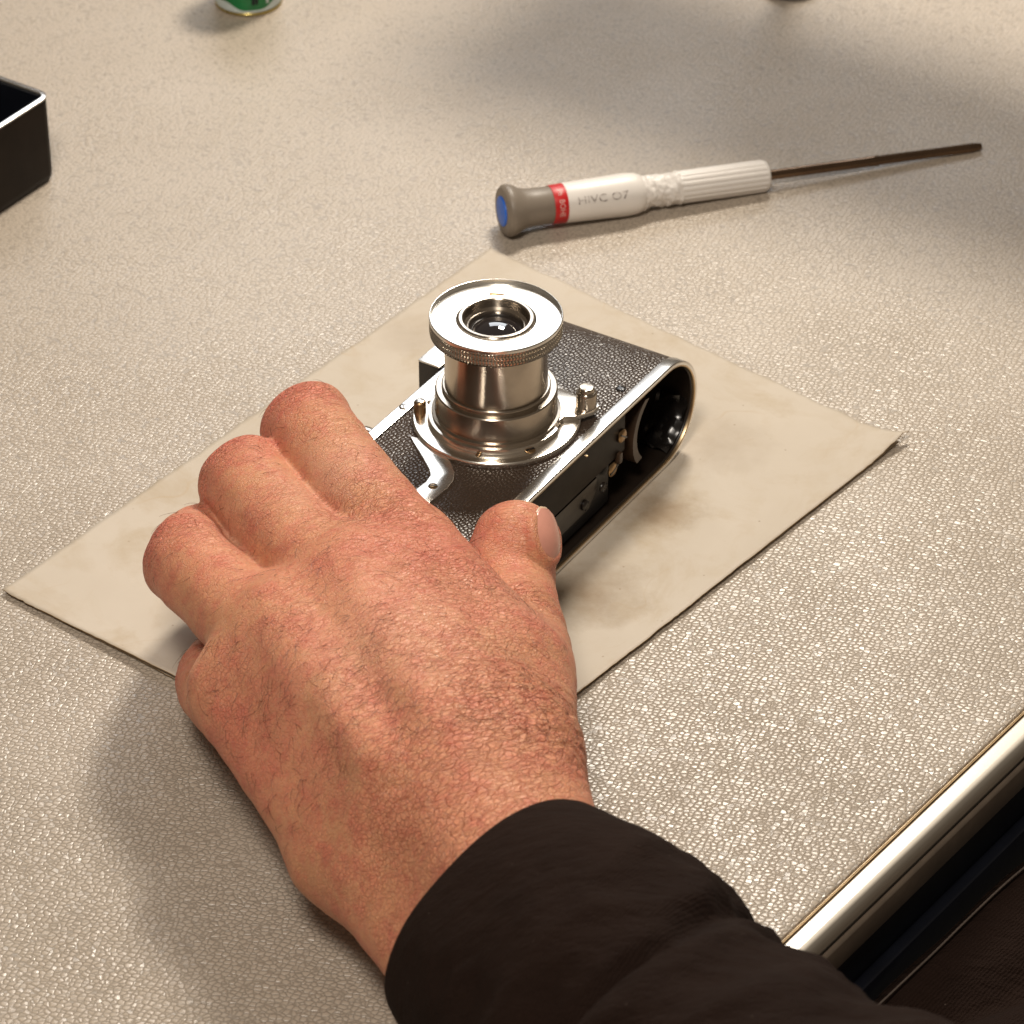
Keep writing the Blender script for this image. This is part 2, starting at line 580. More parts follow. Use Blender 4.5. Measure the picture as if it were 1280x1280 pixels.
# ------------------------------------------------------------------ table
E0, E1 = at(1280, 885), at(985, 1165)
ed = (E0 - E1).normalized()
en = Vector((ed.y, -ed.x, 0))                       # outward, towards the lower right
EO = E1
table = thing('table', 'work table covered in beige pebbled leatherette, with a cream lacquered edge and dark drawer front', 'table', EO)


def along(prof, t0=-500, t1=600, ribs=2):
    rings = []
    for i in range(ribs):
        t = t0 + (t1 - t0) * i / (ribs - 1)
        rings.append([tuple(EO + ed * t + en * o + Vector((0, 0, z))) for (o, z) in prof])
    return sweep(rings, True, True)


# leather sheet: a large slab whose outer edge is gently rolled
def slab():
    rings = []
    prof = [(-900, 0), (-3.0, 0), (-1.2, -0.12), (-0.35, -0.5), (-0.1, -1.1), (-0.1, -3.0), (-900, -3.0)]
    return along(prof)


v, f = slab()
mk('leather_top', v, f, M['table'], table, world=True)
v, f = along(soften([(-0.1, -0.9), (0.35, -0.7), (0.55, -1.2), (0.5, -3.2), (-0.1, -3.2)], 0.1, True))
mk('edge_piping', v, f, M['gold_edge'], table, world=True)
tr = []
cx0, cx1, zt, zb, rr = 0.95, 5.8, -0.9, -12.0, 1.1
tr += [(cx0, zb), (cx0, zt - 0.6), (cx0 + 0.6, zt)]
for k in range(9):
    a = math.pi / 2 * (1 - k / 8)
    tr.append((cx1 - rr + rr * math.cos(a), zt - rr + rr * math.sin(a)))
tr += [(cx1 + 0.1, zb + 4.5), (cx1 - 0.6, zb + 3.6), (cx1 - 0.6, zb)]
v, f = along(tr)
mk('edge_trim', v, f, M['cream_trim'], table, world=True)
v, f = along(soften([(5.9, -16.5), (5.9, -8.6), (6.6, -8.4), (7.2, -9.2), (7.2, -16.5)], 0.3, True))
mk('lower_strip', v, f, M['grey_trim'], table, world=True)
v, f = along([(-20, -110), (-20, -12.1), (4.9, -12.1), (4.9, -30), (4.9, -110)])
mk('front_panel', v, f, M['panel'], table, world=True)
v, f = along(soften([(4.95, -44), (4.95, -30.5), (8.6, -30.5), (8.6, -44)], 0.8, True))
mk('drawer_rail', v, f, M['panel'], table, world=True)
v, f = along(soften([(4.95, -112), (4.95, -52), (6.8, -52), (6.8, -112)], 0.8, True))
mk('drawer_front', v, f, M['panel'], table, world=True)

# ------------------------------------------------------------------ folded paper
cT, cR, cB, cL = at(613, 313), at(1127, 555), at(534, 1019), at(2, 742)
paper = thing('folded_paper', 'aged cream sheet of folded paper with frayed edges lying under the camera', 'paper', (cT + cR + cB + cL) / 4)


def leaf(inset, z0, seed, lift):
    nu, nv = 150, 110
    V = []
    for j in range(nv + 1):
        for i in range(nu + 1):
            u, vv = i / nu, j / nv            # u: L->T and B->R ; v: (L,T) -> (B,R)
            p = (cL.lerp(cT, u)).lerp(cB.lerp(cR, u), vv)
            c = (cT + cR + cB + cL) / 4
            # frayed outline
            q = Vector((p.x * 0.10, p.y * 0.10, seed))
            q2 = Vector((p.x * 0.9, p.y * 0.9, seed))
            rag = 1.0 if (u > 0.9 or (vv < 0.1)) else 0.35
            e = rag * (0.9 * noise.noise(q) + 0.45 * noise.noise(q2))
            edge = max(abs(u - 0.5), abs(vv - 0.5)) * 2
            wgt = max(0.0, (edge - 0.93) / 0.07)
            d = (c - p).normalized()
            p = p + d * ((inset + e) * wgt)
            z = z0 + 0.25 * noise.noise(Vector((p.x * 0.02, p.y * 0.02, seed + 4)))
            # the front left edge and the corners stand off the table a little
            fl_ = max(0.0, (0.10 - u) / 0.10)
            z += lift * 2.0 * fl_ ** 2 * (0.4 + 0.6 * math.sin(vv * 3.1) ** 2)
            rt = max(0.0, (vv - 0.94) / 0.06)
            z += lift * 0.9 * rt ** 2
            cr = max(0.0, 1 - math.hypot((1 - u) * 206, (1 - vv) * 148) / 16.0)
            z += lift * 2.4 * cr ** 1.5
            V.append((p.x, p.y, z))
    Fc = []
    for j in range(nv):
        for i in range(nu):
            a = j * (nu + 1) + i
            Fc.append((a, a + nu + 1, a + nu + 2, a + 1))
    return V, Fc


def thicken(o, t, mat_edge=None):
    md = o.modifiers.new('Solidify', 'SOLIDIFY')
    md.thickness = t * S
    md.offset = -1
    if mat_edge:
        o.data.materials.append(mat_edge)
        md.material_offset_rim = 1
    return o


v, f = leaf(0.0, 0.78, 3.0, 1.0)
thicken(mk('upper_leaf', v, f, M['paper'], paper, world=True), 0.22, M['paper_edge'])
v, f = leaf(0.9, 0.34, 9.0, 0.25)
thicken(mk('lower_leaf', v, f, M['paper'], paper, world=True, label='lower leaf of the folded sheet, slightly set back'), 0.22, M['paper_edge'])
# frayed tatters at the right hand corner
V, Fc = [], []
for k in range(5):
    base = cR + Vector((-7.0 + 1.3 * k, -1.5 + 0.6 * k - 1.0, 1.2 + 0.35 * k))
    dv = Vector((3.4 + random.uniform(-0.6, 0.6), 1.2 + random.uniform(-0.8, 1.0), random.uniform(0.1, 0.5)))
    wv = Vector((0.6, -1.0, 0.25)) * random.uniform(0.9, 1.4)
    o = len(V)
    for t in range(6):
        q = base + dv * (t / 5) + Vector((0, 0, 0.9 * math.sin(t * 0.6)))
        V += [tuple(q - wv * (1 - t * 0.13)), tuple(q + wv * (1 - t * 0.13))]
    for t in range(5):
        Fc.append((o + 2 * t, o + 2 * t + 1, o + 2 * t + 3, o + 2 * t + 2))
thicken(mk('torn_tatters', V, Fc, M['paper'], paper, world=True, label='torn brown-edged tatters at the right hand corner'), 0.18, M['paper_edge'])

# ================================================================== FILM CAMERA
O = at(666, 623, 33.6)
CZ = 0.95                                            # rests on the paper
CANG = math.radians(58.0)
fc = thing('film_camera', 'old nickel and black leather film camera lying on its back with the bottom plate off', 'camera', (O.x, O.y, CZ), CANG)
FCI = XF['film_camera'].inverted()


def loc(px, py, z):
    """camera-local mm of a spot seen at height z above the table"""
    return FCI @ at(px, py, z)


RT = 16.3          # half thickness
XR = 70.9          # centre of the right round end
XL = -29.5
ZC = RT + 0.2


def track(r, y, n=24, xr=XR, xl=XL):
    pts = []
    for k in range(n + 1):
        a = -math.pi / 2 + math.pi * k / n
        pts.append((xr + r * math.cos(a), y, ZC + r * math.sin(a)))
    for k in range(n + 1):
        a = math.pi / 2 + math.pi * k / n
        pts.append((xl + r * math.cos(a), y, ZC + r * math.sin(a)))
    return pts


def track_sweep(prof, **k):
    return sweep([track(r, y) for (r, y) in soften(prof, 0.15)], **k)


v, f = track_sweep([(15.0, 4.0), (15.9, 4.0), (15.9, 49.0), (14.5, 52.9), (0.2, 53.0)])
mk('body_shell', v, f, M['black_paint'], fc)
v, f = track_sweep([(15.85, 3.9), (RT - 0.05, 3.9), (RT - 0.05, 49.2), (15.85, 49.2)])
mk('leather_covering', v, f, M['vulcanite'], fc)
v, f = track_sweep([(15.2, 3.7), (RT + 0.28, 3.7), (RT + 0.28, 0.25), (RT, 0.0), (15.45, 0.0), (15.2, 0.3)])
rim = mk('bottom_rim', v, f, M['chrome'], fc)
v, f = track_sweep([(15.19, 0.5), (15.42, -0.06), (15.0, 0.1), (14.9, 1.3)])
mk('brass_edge', v, f, M['gold_edge'], rim)
v, f = track_sweep([(15.8, 49.4), (RT + 0.35, 49.4), (RT + 0.35, 52.6), (RT - 0.8, 53.4), (10.0, 53.4)])
top_trim = mk('top_plate_edge', v, f, M['chrome'], fc)

# interior seen through the missing bottom plate
v, f = track_sweep([(15.1, 0.6), (14.7, 1.2), (14.6, 44), (0.2, 44)])
mk('inner_liner', v, f, M['inner_black'], fc)
gate = box(-40, 50.5, 1.7, 42, 17.5, 31.0, 0.5)
g = mk('film_chamber_wall', *gate, M['brown_black'], fc)
v, f = box(-40, 45.0, 3.4, 42, 3.0, 17.2, 0.6)
mk('lower_shelf', v, f, M['panel'], fc)
# plate with two screws on the shelf
pl = [(6, 8.2), (33.0, 8.2), (36.8, 12.6), (36.8, 16.2), (6, 16.2)]
mm = Matrix(((1, 0, 0, 0), (0, 0, -1, 0), (0, 1, 0, 0), (0, 0, 0, 1)))      # (x,z,h) -> x, -h, z
v, f = prism(pl, -3.3, -2.3, 0.25)
v, f = xform((v, f), mm)
plate = mk('latch_plate', v, f, M['inner_black'], fc)
# curved bronze guide beside the spool well
gx = XR
rings = []
for y in (0.9, 12.0, 26.0):
    ring = []
    for k in range(17):
        a = math.radians(128 + 88 * k / 16)
        ring.append((gx + 16.4 * math.cos(a) + 1.0, y, ZC + 13.0 * math.sin(a) + 1.5))
    for k in range(16, -1, -1):
        a = math.radians(128 + 88 * k / 16)
        wdt = 3.4 - 1.4 * math.sin(math.pi * k / 16)
        ring.append((gx + (16.4 + wdt) * math.cos(a) + 1.0, y, ZC + (13.0 + wdt * 0.2) * math.sin(a) + 1.5))
    rings.append(ring)
v, f = sweep(rings, True, True)
mk('spool_guide', v, f, M['bronze'], fc)
# take-up spool: shaft with flange deep in the round well
ax = axis_matrix((XR + 1.0, 14, ZC), (0, -1, 0))
v, f = xform(lathe([(0.0, 4), (3.0, 4), (3.0, 0.5), (9.8, 0.5), (10.8, -0.6), (10.8, -1.4), (5.5, -1.6), (5.2, -28), (0.1, -28)], 64), ax)
mk('takeup_spool', v, f, M['inner_black'], fc)
# crumpled glint of foil and film scrap at the lower lip of the well
V, Fc = [], []
for j in range(12):
    for i in range(26):
        a = math.radians(-80 + 72 * i / 25)
        r = 14.2 - 1.1 * abs(noise.noise(Vector((i * 0.14, j * 0.2, 2.0)))) * 2
        V.append((XR + r * math.cos(a), 1.4 + j * 0.9, ZC + r * math.sin(a) + 0.2))
for j in range(11):
    for i in range(25):
        a = j * 26 + i
        Fc.append((a, a + 1, a + 27, a + 26))
mk('crumpled_film_scrap', V, Fc, M['black_paint'], fc, smooth=25)


def screw(parent, matrix, r=1.3, h=0.5, ang=0.4, m='nickel', name='screw'):
    head, slot = slot_screw(r, h, ang)
    s_ = mk(name, *xform(head, matrix), M[m], parent)
    mk('slot', *xform(slot, matrix), M['black_paint'], s_ if parent.type == 'EMPTY' else parent)
    return s_


# screws on the chamber wall and shelf (facing the open bottom)
for (px, py, zz, yy, r) in ((784, 547, 24.5, 1.6, 2.0), (781, 592, 15.5, 2.2, 2.2), (762, 612, 12.5, 2.2, 1.5), (738, 634, 12.0, 2.2, 1.6)):
    p = loc(px, py, zz)
    screw(fc, axis_matrix((p.x, yy, p.z), (0, -1, 0)), r, 0.9, random.uniform(0, 3), 'inner_black' if r < 1.8 else 'nickel_dark')
# two clips beside the screws
for (px, py, zz, w_, h_) in ((791, 578, 18, 1.8, 3.4),):
    p = loc(px, py, zz)
    v, f = box(p.x - w_ / 2, p.x + w_ / 2, 0.7, 3.2, p.z - h_ / 2, p.z + h_ / 2, 0.5)
    mk('clip', v, f, M['bronze'], fc)
# tiny screw in the rim strip and one in the leather
top = Matrix.Translation
p = loc(733, 569, 34.2)
screw(fc, Matrix.Translation((p.x, p.y, RT + ZC + 0.22)), 0.55, 0.2, 0.3, 'nickel_dark')
p = loc(776, 485, 34.0)
screw(fc, Matrix.Translation((p.x, p.y, RT + ZC - 0.1)), 1.4, 0.4, 0.9, 'black_paint')

# viewfinder block on the top plate
p = loc(523, 452, 34.2)
v, f = box(p.x, p.x + 17, 53.3, p.y, 9, 34.3 - CZ, 0.25)
vf = mk('viewfinder_block', v, f, M['black_paint'], fc)
v, f = box(p.x - 0.0, p.x + 17.1, 53.0, p.y + 0.1, 34.3 - CZ + 0.004, 34.3 - CZ + 0.5, 0.15)
mk('viewfinder_face', v, f, M['nickel_face'], vf)
# small round button beside it on the top plate
p = loc(462, 546, 31)
v, f = lathe([(3.0, 0), (3.0, 2.4), (2.4, 3.6), (1.2, 4.3), (0.01, 4.4)], 40, 0.3)
v, f = xform((v, f), axis_matrix((p.x, 53.2, 29.5), (0, 1, 0)))
mk('release_button', v, f, M['nickel'], fc)
p = loc(512, 512, 34.2)
screw(fc, Matrix.Translation((p.x + 0.3, 51.2, RT + ZC + 0.33)), 1.25, 0.3, 0.9, 'nickel')

# S-shaped nickel plate beside the lens
ZF = 33.2
pts = [(513, 545), (523, 547), (537, 556), (552, 565), (563, 577), (568, 590), (567, 600), (559, 610), (546, 621), (534, 631), (500, 660), (478, 640), (503, 622), (520, 611), (532, 602), (538, 594), (536, 586), (529, 573), (521, 560)]
lp = [loc(a, b, ZF + 1.3) for a, b in pts]
poly = [(q.x, q.y) for q in lp]
v, f = prism(poly, RT + ZC - 0.2, RT + ZC + 0.75, 0.22)
sp = mk('curved_front_plate', v, f, M['nickel_face'], fc)
p = loc(541, 606, 34.9)
screw(fc, Matrix.Translation((p.x, p.y, RT + ZC + 0.72)), 1.25, 0.3, 2.0, 'nickel_dark')

# ------------------------------------------------------------------ lens (a part, its pieces are sub-parts)
LC = loc(620.5, 517, 36.0)
LC = Vector((LC.x, LC.y, 0))
TOPF = RT + ZC                                  # front plane of the body, camera-local
z = lambda h: h - CZ                           # heights above the table to camera-local


def part(name, prof, m, parent, segs=128, bev=0.15, smooth=14):
    vv, ff = lathe(prof, segs, bev)
    vv = shift(vv, LC)
    return mk(name, vv, ff, M[m], parent, loc=LC, smooth=smooth)


lens = part('lens', [(21.5, TOPF - 0.3), (22.6, TOPF + 0.1), (22.6, z(34.9)), (22.2, z(35.4)), (18.2, z(35.4)), (17.0, z(35.2))], 'nickel', fc)


def lp_(name, prof, m, **k):
    vv, ff = lathe(prof, k.pop('segs', 128), k.pop('bev', 0.15))
    o = mk(name, shift(vv, LC), ff, M[m], lens, loc=LC, smooth=k.pop('smooth', 14))
    return o


# focusing disc with its lever
ring_pts = []
lev = [loc(a, b, 37.1) for a, b in ((700, 484), (722, 494), (745, 500), (749, 506), (742, 512), (722, 519), (704, 520), (700, 524), (694, 531))]
lev = [(q.x - LC.x, q.y - LC.y) for q in lev]
a0 = math.atan2(lev[0][1], lev[0][0])
a1 = math.atan2(lev[-1][1], lev[-1][0])
poly = []
RD = 18.4
# go the long way round from the last lever point back to the first
sgn = 1 if ((a1 - a0) % (2 * math.pi)) > math.pi else -1
span = (a0 - a1) % (2 * math.pi) if sgn < 0 else (a1 - a0) % (2 * math.pi)
span = max(span, 2 * math.pi - span)
for dirn in (1, -1):
    test = [(RD * math.cos(a1 + dirn * span * k / 90), RD * math.sin(a1 + dirn * span * k / 90)) for k in range(91)]
    if math.hypot(test[-1][0] - RD * math.cos(a0), test[-1][1] - RD * math.sin(a0)) < 0.5:
        poly = lev + test[1:-1]
v, f = prism(poly, z(35.42), z(36.9), 0.15)
mk('focusing_lever', shift(v, LC), f, M['nickel'], lens, loc=LC)
# lock knob on the lever
p = loc(733, 507, 37)
kv, kf = lathe([(2.75, 0), (2.85, 0.3), (2.85, 4.4), (2.5, 4.9), (2.15, 5.0), (2.15, 5.9), (1.85, 6.25), (0.01, 6.3)], 48, 0.2)
mk('lock_knob', shift(kv, (p.x, p.y, z(36.9))), kf, M['nickel_turned'], lens, loc=(p.x, p.y, 0), smooth=18)
# stop post at the left of the flange
p = loc(525, 513, 36)
kv, kf = lathe([(1.7, 0), (1.7, 3.2), (1.3, 3.7), (0.01, 3.8)], 32, 0.15)
mk('stop_post', shift(kv, (p.x, p.y, z(35.4))), kf, M['nickel_dark'], lens, loc=(p.x, p.y, 0), smooth=18)
screw(lens, Matrix.Translation((p.x, p.y, z(35.4) + 3.72)), 1.2, 0.25, 2.3, 'nickel')
for (px, py, r, zz) in ((663, 563, 1.4, 35.4), (598, 569, 0.8, 35.4), (538, 503, 0.9, 35.4)):
    p = loc(px, py, zz)
    screw(lens, Matrix.Translation((p.x, p.y, z(zz) - 0.05)), r, 0.35, random.uniform(0, 3), 'nickel_dark')

# collar, tube
lp_('collar', [(17.3, z(36.85)), (17.3, z(37.7)), (16.35, z(37.9)), (16.35, z(44.7)), (16.0, z(45.05)), (14.4, z(45.05))], 'nickel_turned', bev=0.1)
lp_('inner_collar', [(14.55, z(44.2)), (14.55, z(45.9)), (14.3, z(46.3)), (13.8, z(46.3))], 'nickel_turned')
lp_('lens_tube', [(13.75, z(40)), (13.75, z(63.4)), (13.9, z(63.6))], 'nickel_turned')

# knurled ring: rows of small pyramids
zt, zb = z(66.3), z(62.4)
rows, nk = 5, 122
RK = 17.2
bm = bmesh.new()
V, Fc = [], []
for r_ in range(rows + 1):
    for k in range(nk):
        a = 2 * math.pi * (k + 0.5 * (r_ % 2)) / nk
        V.append((RK * math.cos(a), RK * math.sin(a), zb + (zt - zb) * r_ / rows))
for r_ in range(rows):
    for k in range(nk):
        a = 2 * math.pi * (k + 0.5 * (r_ % 2)) / nk
        k2 = (k + 1) % nk
        up = k if r_ % 2 == 0 else (k + 1) % nk
        lo, lo2 = r_ * nk + k, r_ * nk + k2
        # cell between two lower points and one/two upper points: raised tip in the middle of each quad
        u0, u1 = ((r_ + 1) * nk + (k - 0) % nk, (r_ + 1) * nk + (k + 1) % nk)
        am = a + 2 * math.pi / nk * (0.75 if r_ % 2 == 0 else 0.25)
        if r_ % 2:
            u0, u1 = (r_ + 1) * nk + k, (r_ + 1) * nk + k2
        tip = len(V)
        zz_ = zb + (zt - zb) * (r_ + 0.5) / rows
        V.append(((RK + 0.5) * math.cos(am), (RK + 0.5) * math.sin(am), zz_))
        Fc += [(lo, lo2, tip), (lo2, u1, tip), (u1, u0, tip), (u0, lo, tip)]
bm.free()
mk('knurled_ring', shift(V, LC), Fc, M['knurl'], lens, loc=LC, smooth=0)
lp_('front_rim', [(13.6, z(62.2)), (17.2, z(62.2)), (17.5, z(62.5))], 'nickel_turned')
lp_('front_face', [(17.45, z(66.2)), (17.65, z(66.5)), (17.65, z(67.3)), (17.45, z(67.5)), (17.25, z(67.4)), (17.15, z(66.1)), (10.55, z(66.1)), (10.4, z(65.6))], 'nickel_face', bev=0.08)
lp_('aperture_ring', [(10.35, z(65.5)), (10.2, z(66.4)), (9.8, z(66.75)), (9.0, z(66.75)), (8.7, z(66.4)), (8.5, z(64.9)), (8.3, z(64.3))], 'nickel_turned', bev=0.1)
lp_('inner_ring', [(8.4, z(64.5)), (7.6, z(63.9)), (7.5, z(64.1)), (7.2, z(64.0)), (7.0, z(63.0))], 'nickel_turned', bev=0.08)
gp = [(6.5, z(62.7))]
for k in range(1, 13):
    r = 6.5 * (1 - k / 12)
    gp.append((max(r, 0.01), z(62.7) + 2.0 * (1 - (r / 6.5) ** 2)))
lp_('glass_seat', [(7.1, z(63.2)), (6.9, z(62.9)), (6.4, z(62.7)), (6.3, z(62.0))], 'inner_black', bev=0.05)
lp_('front_glass', gp, 'glass', bev=0.0, smooth=60)
# little index tab at the back of the face
p = loc(621, 367, 66.2)
v, f = box(-1.9, 1.9, -0.35, 0.35, 0, 0.35, 0.1)
mt = Matrix.Translation((p.x, p.y, z(66.1))) @ Matrix.Rotation(-CANG, 4, 'Z')
mk('index_tab', *xform((v, f), mt), M['gold_edge'], lens)

# ================================================================== SCREWDRIVER
A = at(628, 264, 8.2)
Bt = at(1227, 183, 1.4)
sd = thing('precision_screwdriver', 'small white handled screwdriver with blue grey end cap and red label behind the camera', 'screwdriver', (A.x, A.y, 0))
LEN = (Bt - A).length
SM = axis_matrix(A, Bt - A, (0, 0, 1))
x2t = lambda px: (px - 628) / (1227 - 628) * LEN


def sdl(name, prof, m, parent, segs=64, bev=0.2, flute=None, **k):
    v, f = lathe(prof, segs, bev)
    if flute:
        nn, dep, t0, t1 = flute
        v2 = []
        for q in v:
            a = math.atan2(q[1], q[0])
            r = math.hypot(q[0], q[1])
            if t0 < q[2] < t1:
                r -= dep * (0.5 + 0.5 * math.cos(nn * a)) ** 3
            v2.append((r * math.cos(a), r * math.sin(a), q[2]))
        v = v2
    return mk(name, *xform((v, f), SM), M[m], parent, world=True, **k)


cap = sdl('end_cap', [(4.6, -0.1), (7.2, 0.0), (8.0, 0.9), (8.15, 2.0), (7.7, 3.6), (6.7, 5.2), (6.15, 7.0), (5.85, 10.0), (5.8, x2t(686)), (5.0, x2t(686))], 'grey_plastic', sd, 96)
sdl('blue_disc', [(4.75, 0.3), (4.7, -0.45), (4.2, -0.6), (0.01, -0.75)], 'blue_plastic', cap)
lb = sdl('red_label', [(5.7, x2t(685)), (6.0, x2t(685)), (6.15, x2t(701)), (5.7, x2t(701))], 'red_label', sd, 96, 0.05)
h1 = sdl('handle_sleeve', [(5.6, x2t(700)), (6.2, x2t(701)), (6.45, x2t(740)), (6.7, x2t(775)), (6.45, x2t(789)), (5.6, x2t(796)), (5.0, x2t(797))], 'white_plastic', sd, 96, 1.0)
# crumpled neck between the two sleeves
V, Fc = [], []
nr, nt = 72, 34
for j in range(nt):
    t = j / (nt - 1)
    zz_ = x2t(791) + (x2t(842) - x2t(791)) * t
    for k in range(nr):
        a = 2 * math.pi * k / nr
        r = 5.35 - 0.5 * math.sin(t * math.pi) + 0.8 * t * 0 + 0.75 * noise.noise(Vector((math.cos(a) * 1.6 + t * 3, math.sin(a) * 1.6, t * 5))) + 0.4 * noise.noise(Vector((math.cos(a) * 5, math.sin(a) * 5, t * 14)))
        V.append((r * math.cos(a), r * math.sin(a), zz_))
for j in range(nt - 1):
    for k in range(nr):
        k2 = (k + 1) % nr
        Fc.append((j * nr + k, j * nr + k2, (j + 1) * nr + k2, (j + 1) * nr + k))
mk('crumpled_neck', *xform((V, Fc), SM), M['white_plastic'], sd, world=True)
sdl('front_sleeve', [(4.2, x2t(838)), (5.0, x2t(839)), (5.15, x2t(846)), (5.15, x2t(946)), (4.6, x2t(952)), (1.2, x2t(952.5))], 'white_plastic', sd, 144, 0.6, flute=(18, 0.35, x2t(841), x2t(947)))
sdl('shaft', [(1.6, x2t(950)), (1.6, x2t(1080)), (1.7, x2t(1084)), (1.7, x2t(1092)), (1.5, x2t(1096)), (1.45, x2t(1215)), (1.1, x2t(1226)), (0.01, x2t(1227))], 'steel', sd, 32, 0.1)


def lettering(text, size, m, parent, name, place, sx=1.0):
    cu = bpy.data.curves.new('lettering', 'FONT')
    cu.body = text
    cu.size = size
    cu.align_x = 'CENTER'
    cu.align_y = 'CENTER'
    cu.resolution_u = 3
    ob = bpy.data.objects.new('lettering', cu)
    COL.objects.link(ob)
    dg = bpy.context.evaluated_depsgraph_get()
    me = ob.evaluated_get(dg).to_mesh()
    bm = bmesh.new()
    bm.from_mesh(me)
    bmesh.ops.triangulate(bm, faces=bm.faces)
    bmesh.ops.subdivide_edges(bm, edges=bm.edges, cuts=1)
    V = [place(v.co.x * sx, v.co.y) for v in bm.verts]
    bm.verts.index_update()
    Fc = [tuple(v.index for v in f.verts) for f in bm.faces]
    bm.free()
    ob.evaluated_get(dg).to_mesh_clear()
    bpy.data.objects.remove(ob)
    return mk(name, V, Fc, M[m], parent, world=True, smooth=0)


# angle about the axis that faces the viewer and up
vd = (SM.inverted() @ Vector((0, -DC, HC)))
va = math.atan2(vd.y, vd.x)


def on_sleeve(x, y):
    a = va + math.radians(12) - sgnY * y / 6.5
    t = x2t(742) + x
    r = 6.47 + 0.2 * (t - x2t(740)) / 8 + 0.03
    r = 6.2 + (6.72 - 6.2) * (t - x2t(701)) / (x2t(775) - x2t(701)) + 0.1
    return SM @ Vector((r * math.cos(a), r * math.sin(a), t))


# which way is "up" round the handle
up_l = (SM.inverted().to_3x3() @ Vector((0, 0, 1)))
ua = math.atan2(up_l.y, up_l.x)
dlt = (ua - va + math.pi) % (2 * math.pi) - math.pi
sgnY = -1 if dlt > 0 else 1
lettering('HIVC O7', 3.4, 'print_grey', h1, 'lettering', lambda x, y: on_sleeve(x, y + 1.2), 1.25)


def on_label(x, y):
    a = va - sgnY * (-x) / 6.2 * 1.0
    r = 6.13
    return SM @ Vector((r * math.cos(a), r * math.sin(a), x2t(693) + y))


lettering('Ph  BOHE', 2.5, 'print_pale', lb, 'lettering', on_label, 0.9)

# ================================================================== BLACK BOX
bz = 30.0
K = at(64, 117, bz)
d1 = (at(0, 158, bz) - K).normalized()
d2 = (at(0, 95, bz) - K)
d2 = (d2 - d1 * d2.dot(d1)).normalized()
bx = thing('black_box', 'open black box with a thin silver rim at the left edge of the table', 'box', (K.x, K.y, 0))


def rbox(off, r, z0, n=8):
    """rounded rectangle outline, inset by off, at height z0"""
    la, lb_ = 90.0, 62.0
    pts = []
    for (ca, cb, a0) in ((0, 0, 180), (la, 0, 270), (la, lb_, 0), (0, lb_, 90)):
        sx_ = off + r if ca == 0 else -(off + r)
        sy_ = off + r if cb == 0 else -(off + r)
        for k in range(n + 1):
            a = math.radians(a0 + 90 * k / n)
            qa = ca + sx_ + r * math.cos(a)
            qb = cb + sy_ + r * math.sin(a)
            q = K + d1 * qa + d2 * qb
            pts.append((q.x, q.y, z0))
    return pts


v, f = sweep([rbox(2.4, 3.0, 0.0), rbox(0.8, 3.6, 0.4), rbox(0.2, 4.0, 1.8), rbox(0, 4.2, 3.5), rbox(0, 4.2, bz - 1.0), rbox(0.05, 4.2, bz - 0.8)], True)
bb = mk('box_body', v, f, M['brown_black'], bx, world=True)
v, f = sweep([rbox(0.02, 4.2, bz - 0.8), rbox(-0.12, 4.3, bz - 0.6), rbox(-0.12, 4.3, bz - 0.2), rbox(0.15, 4.1, bz), rbox(1.2, 3.2, bz), rbox(1.45, 3.0, bz - 0.3), rbox(1.5, 3.0, bz - 1.5)])
mk('silver_rim', v, f, M['chrome'], bx, world=True)
v, f = sweep([rbox(1.48, 3.0, bz - 1.2), rbox(1.6, 2.9, bz - 3.0), rbox(1.9, 2.7, 4.0), rbox(3.0, 2.0, 3.0)], False, True)
mk('inner_lining', v, f, M['panel'], bx, world=True)

# ================================================================== GREEN CANISTER
C0 = at(311, 1.5, 0)
RG = 11.4
gc = thing('green_canister', 'small round green labelled tin with a gold base rim at the top left', 'tin', (C0.x, C0.y, 0))


def gl_(name, prof, m, parent=gc, **k):
    v, f = lathe(prof, 96, k.pop('bev', 0.2))
    return mk(name, shift(v, (0, 0, 0)), f, M[m], parent)


gl_('base_rim', [(0.01, 0.3), (RG - 0.8, 0.0), (RG + 0.1, 0.35), (RG + 0.1, 1.1), (RG - 0.3, 1.4)], 'gold')
gl_('tin_body', [(RG - 0.3, 1.2), (RG - 0.1, 1.6), (RG - 0.1, 33), (RG - 1.5, 35), (RG - 1.5, 36.5), (0.01, 36.5)], 'gold')
# label: green field with a wavy white lower band
n_ = 160
ga, gb, gc_ = [], [], []
for k in range(n_):
    a = 2 * math.pi * k / n_
    wv_ = 3.4 + 1.3 * math.sin(a * 3 + 2.6) + 0.3 * math.sin(a * 8)
    ga.append((RG * math.cos(a), RG * math.sin(a), 1.5))
    gb.append((RG * math.cos(a), RG * math.sin(a), wv_))
    gc_.append((RG * math.cos(a), RG * math.sin(a), 31.0))
mk('white_band', *sweep([ga, gb]), M['white_label'], gc)
mk('green_label', *sweep([gb, gc_]), M['green_label'], gc)
v, f = box(-0.5, 0.5, -0.15, 0.15, 0, 6.0, 0.1)
for ang, hh in ((-78, 4.4), (-72, 4.6), (-52, 4.2)):
    a = math.radians(ang)
    mtx = Matrix.Translation((RG * math.cos(a), RG * math.sin(a), hh)) @ Matrix.Rotation(a + math.pi / 2, 4, 'Z')
    mk('printed_mark', *xform((v, f), mtx), M['panel'] if ang != -52 else M['white_label'], gc)

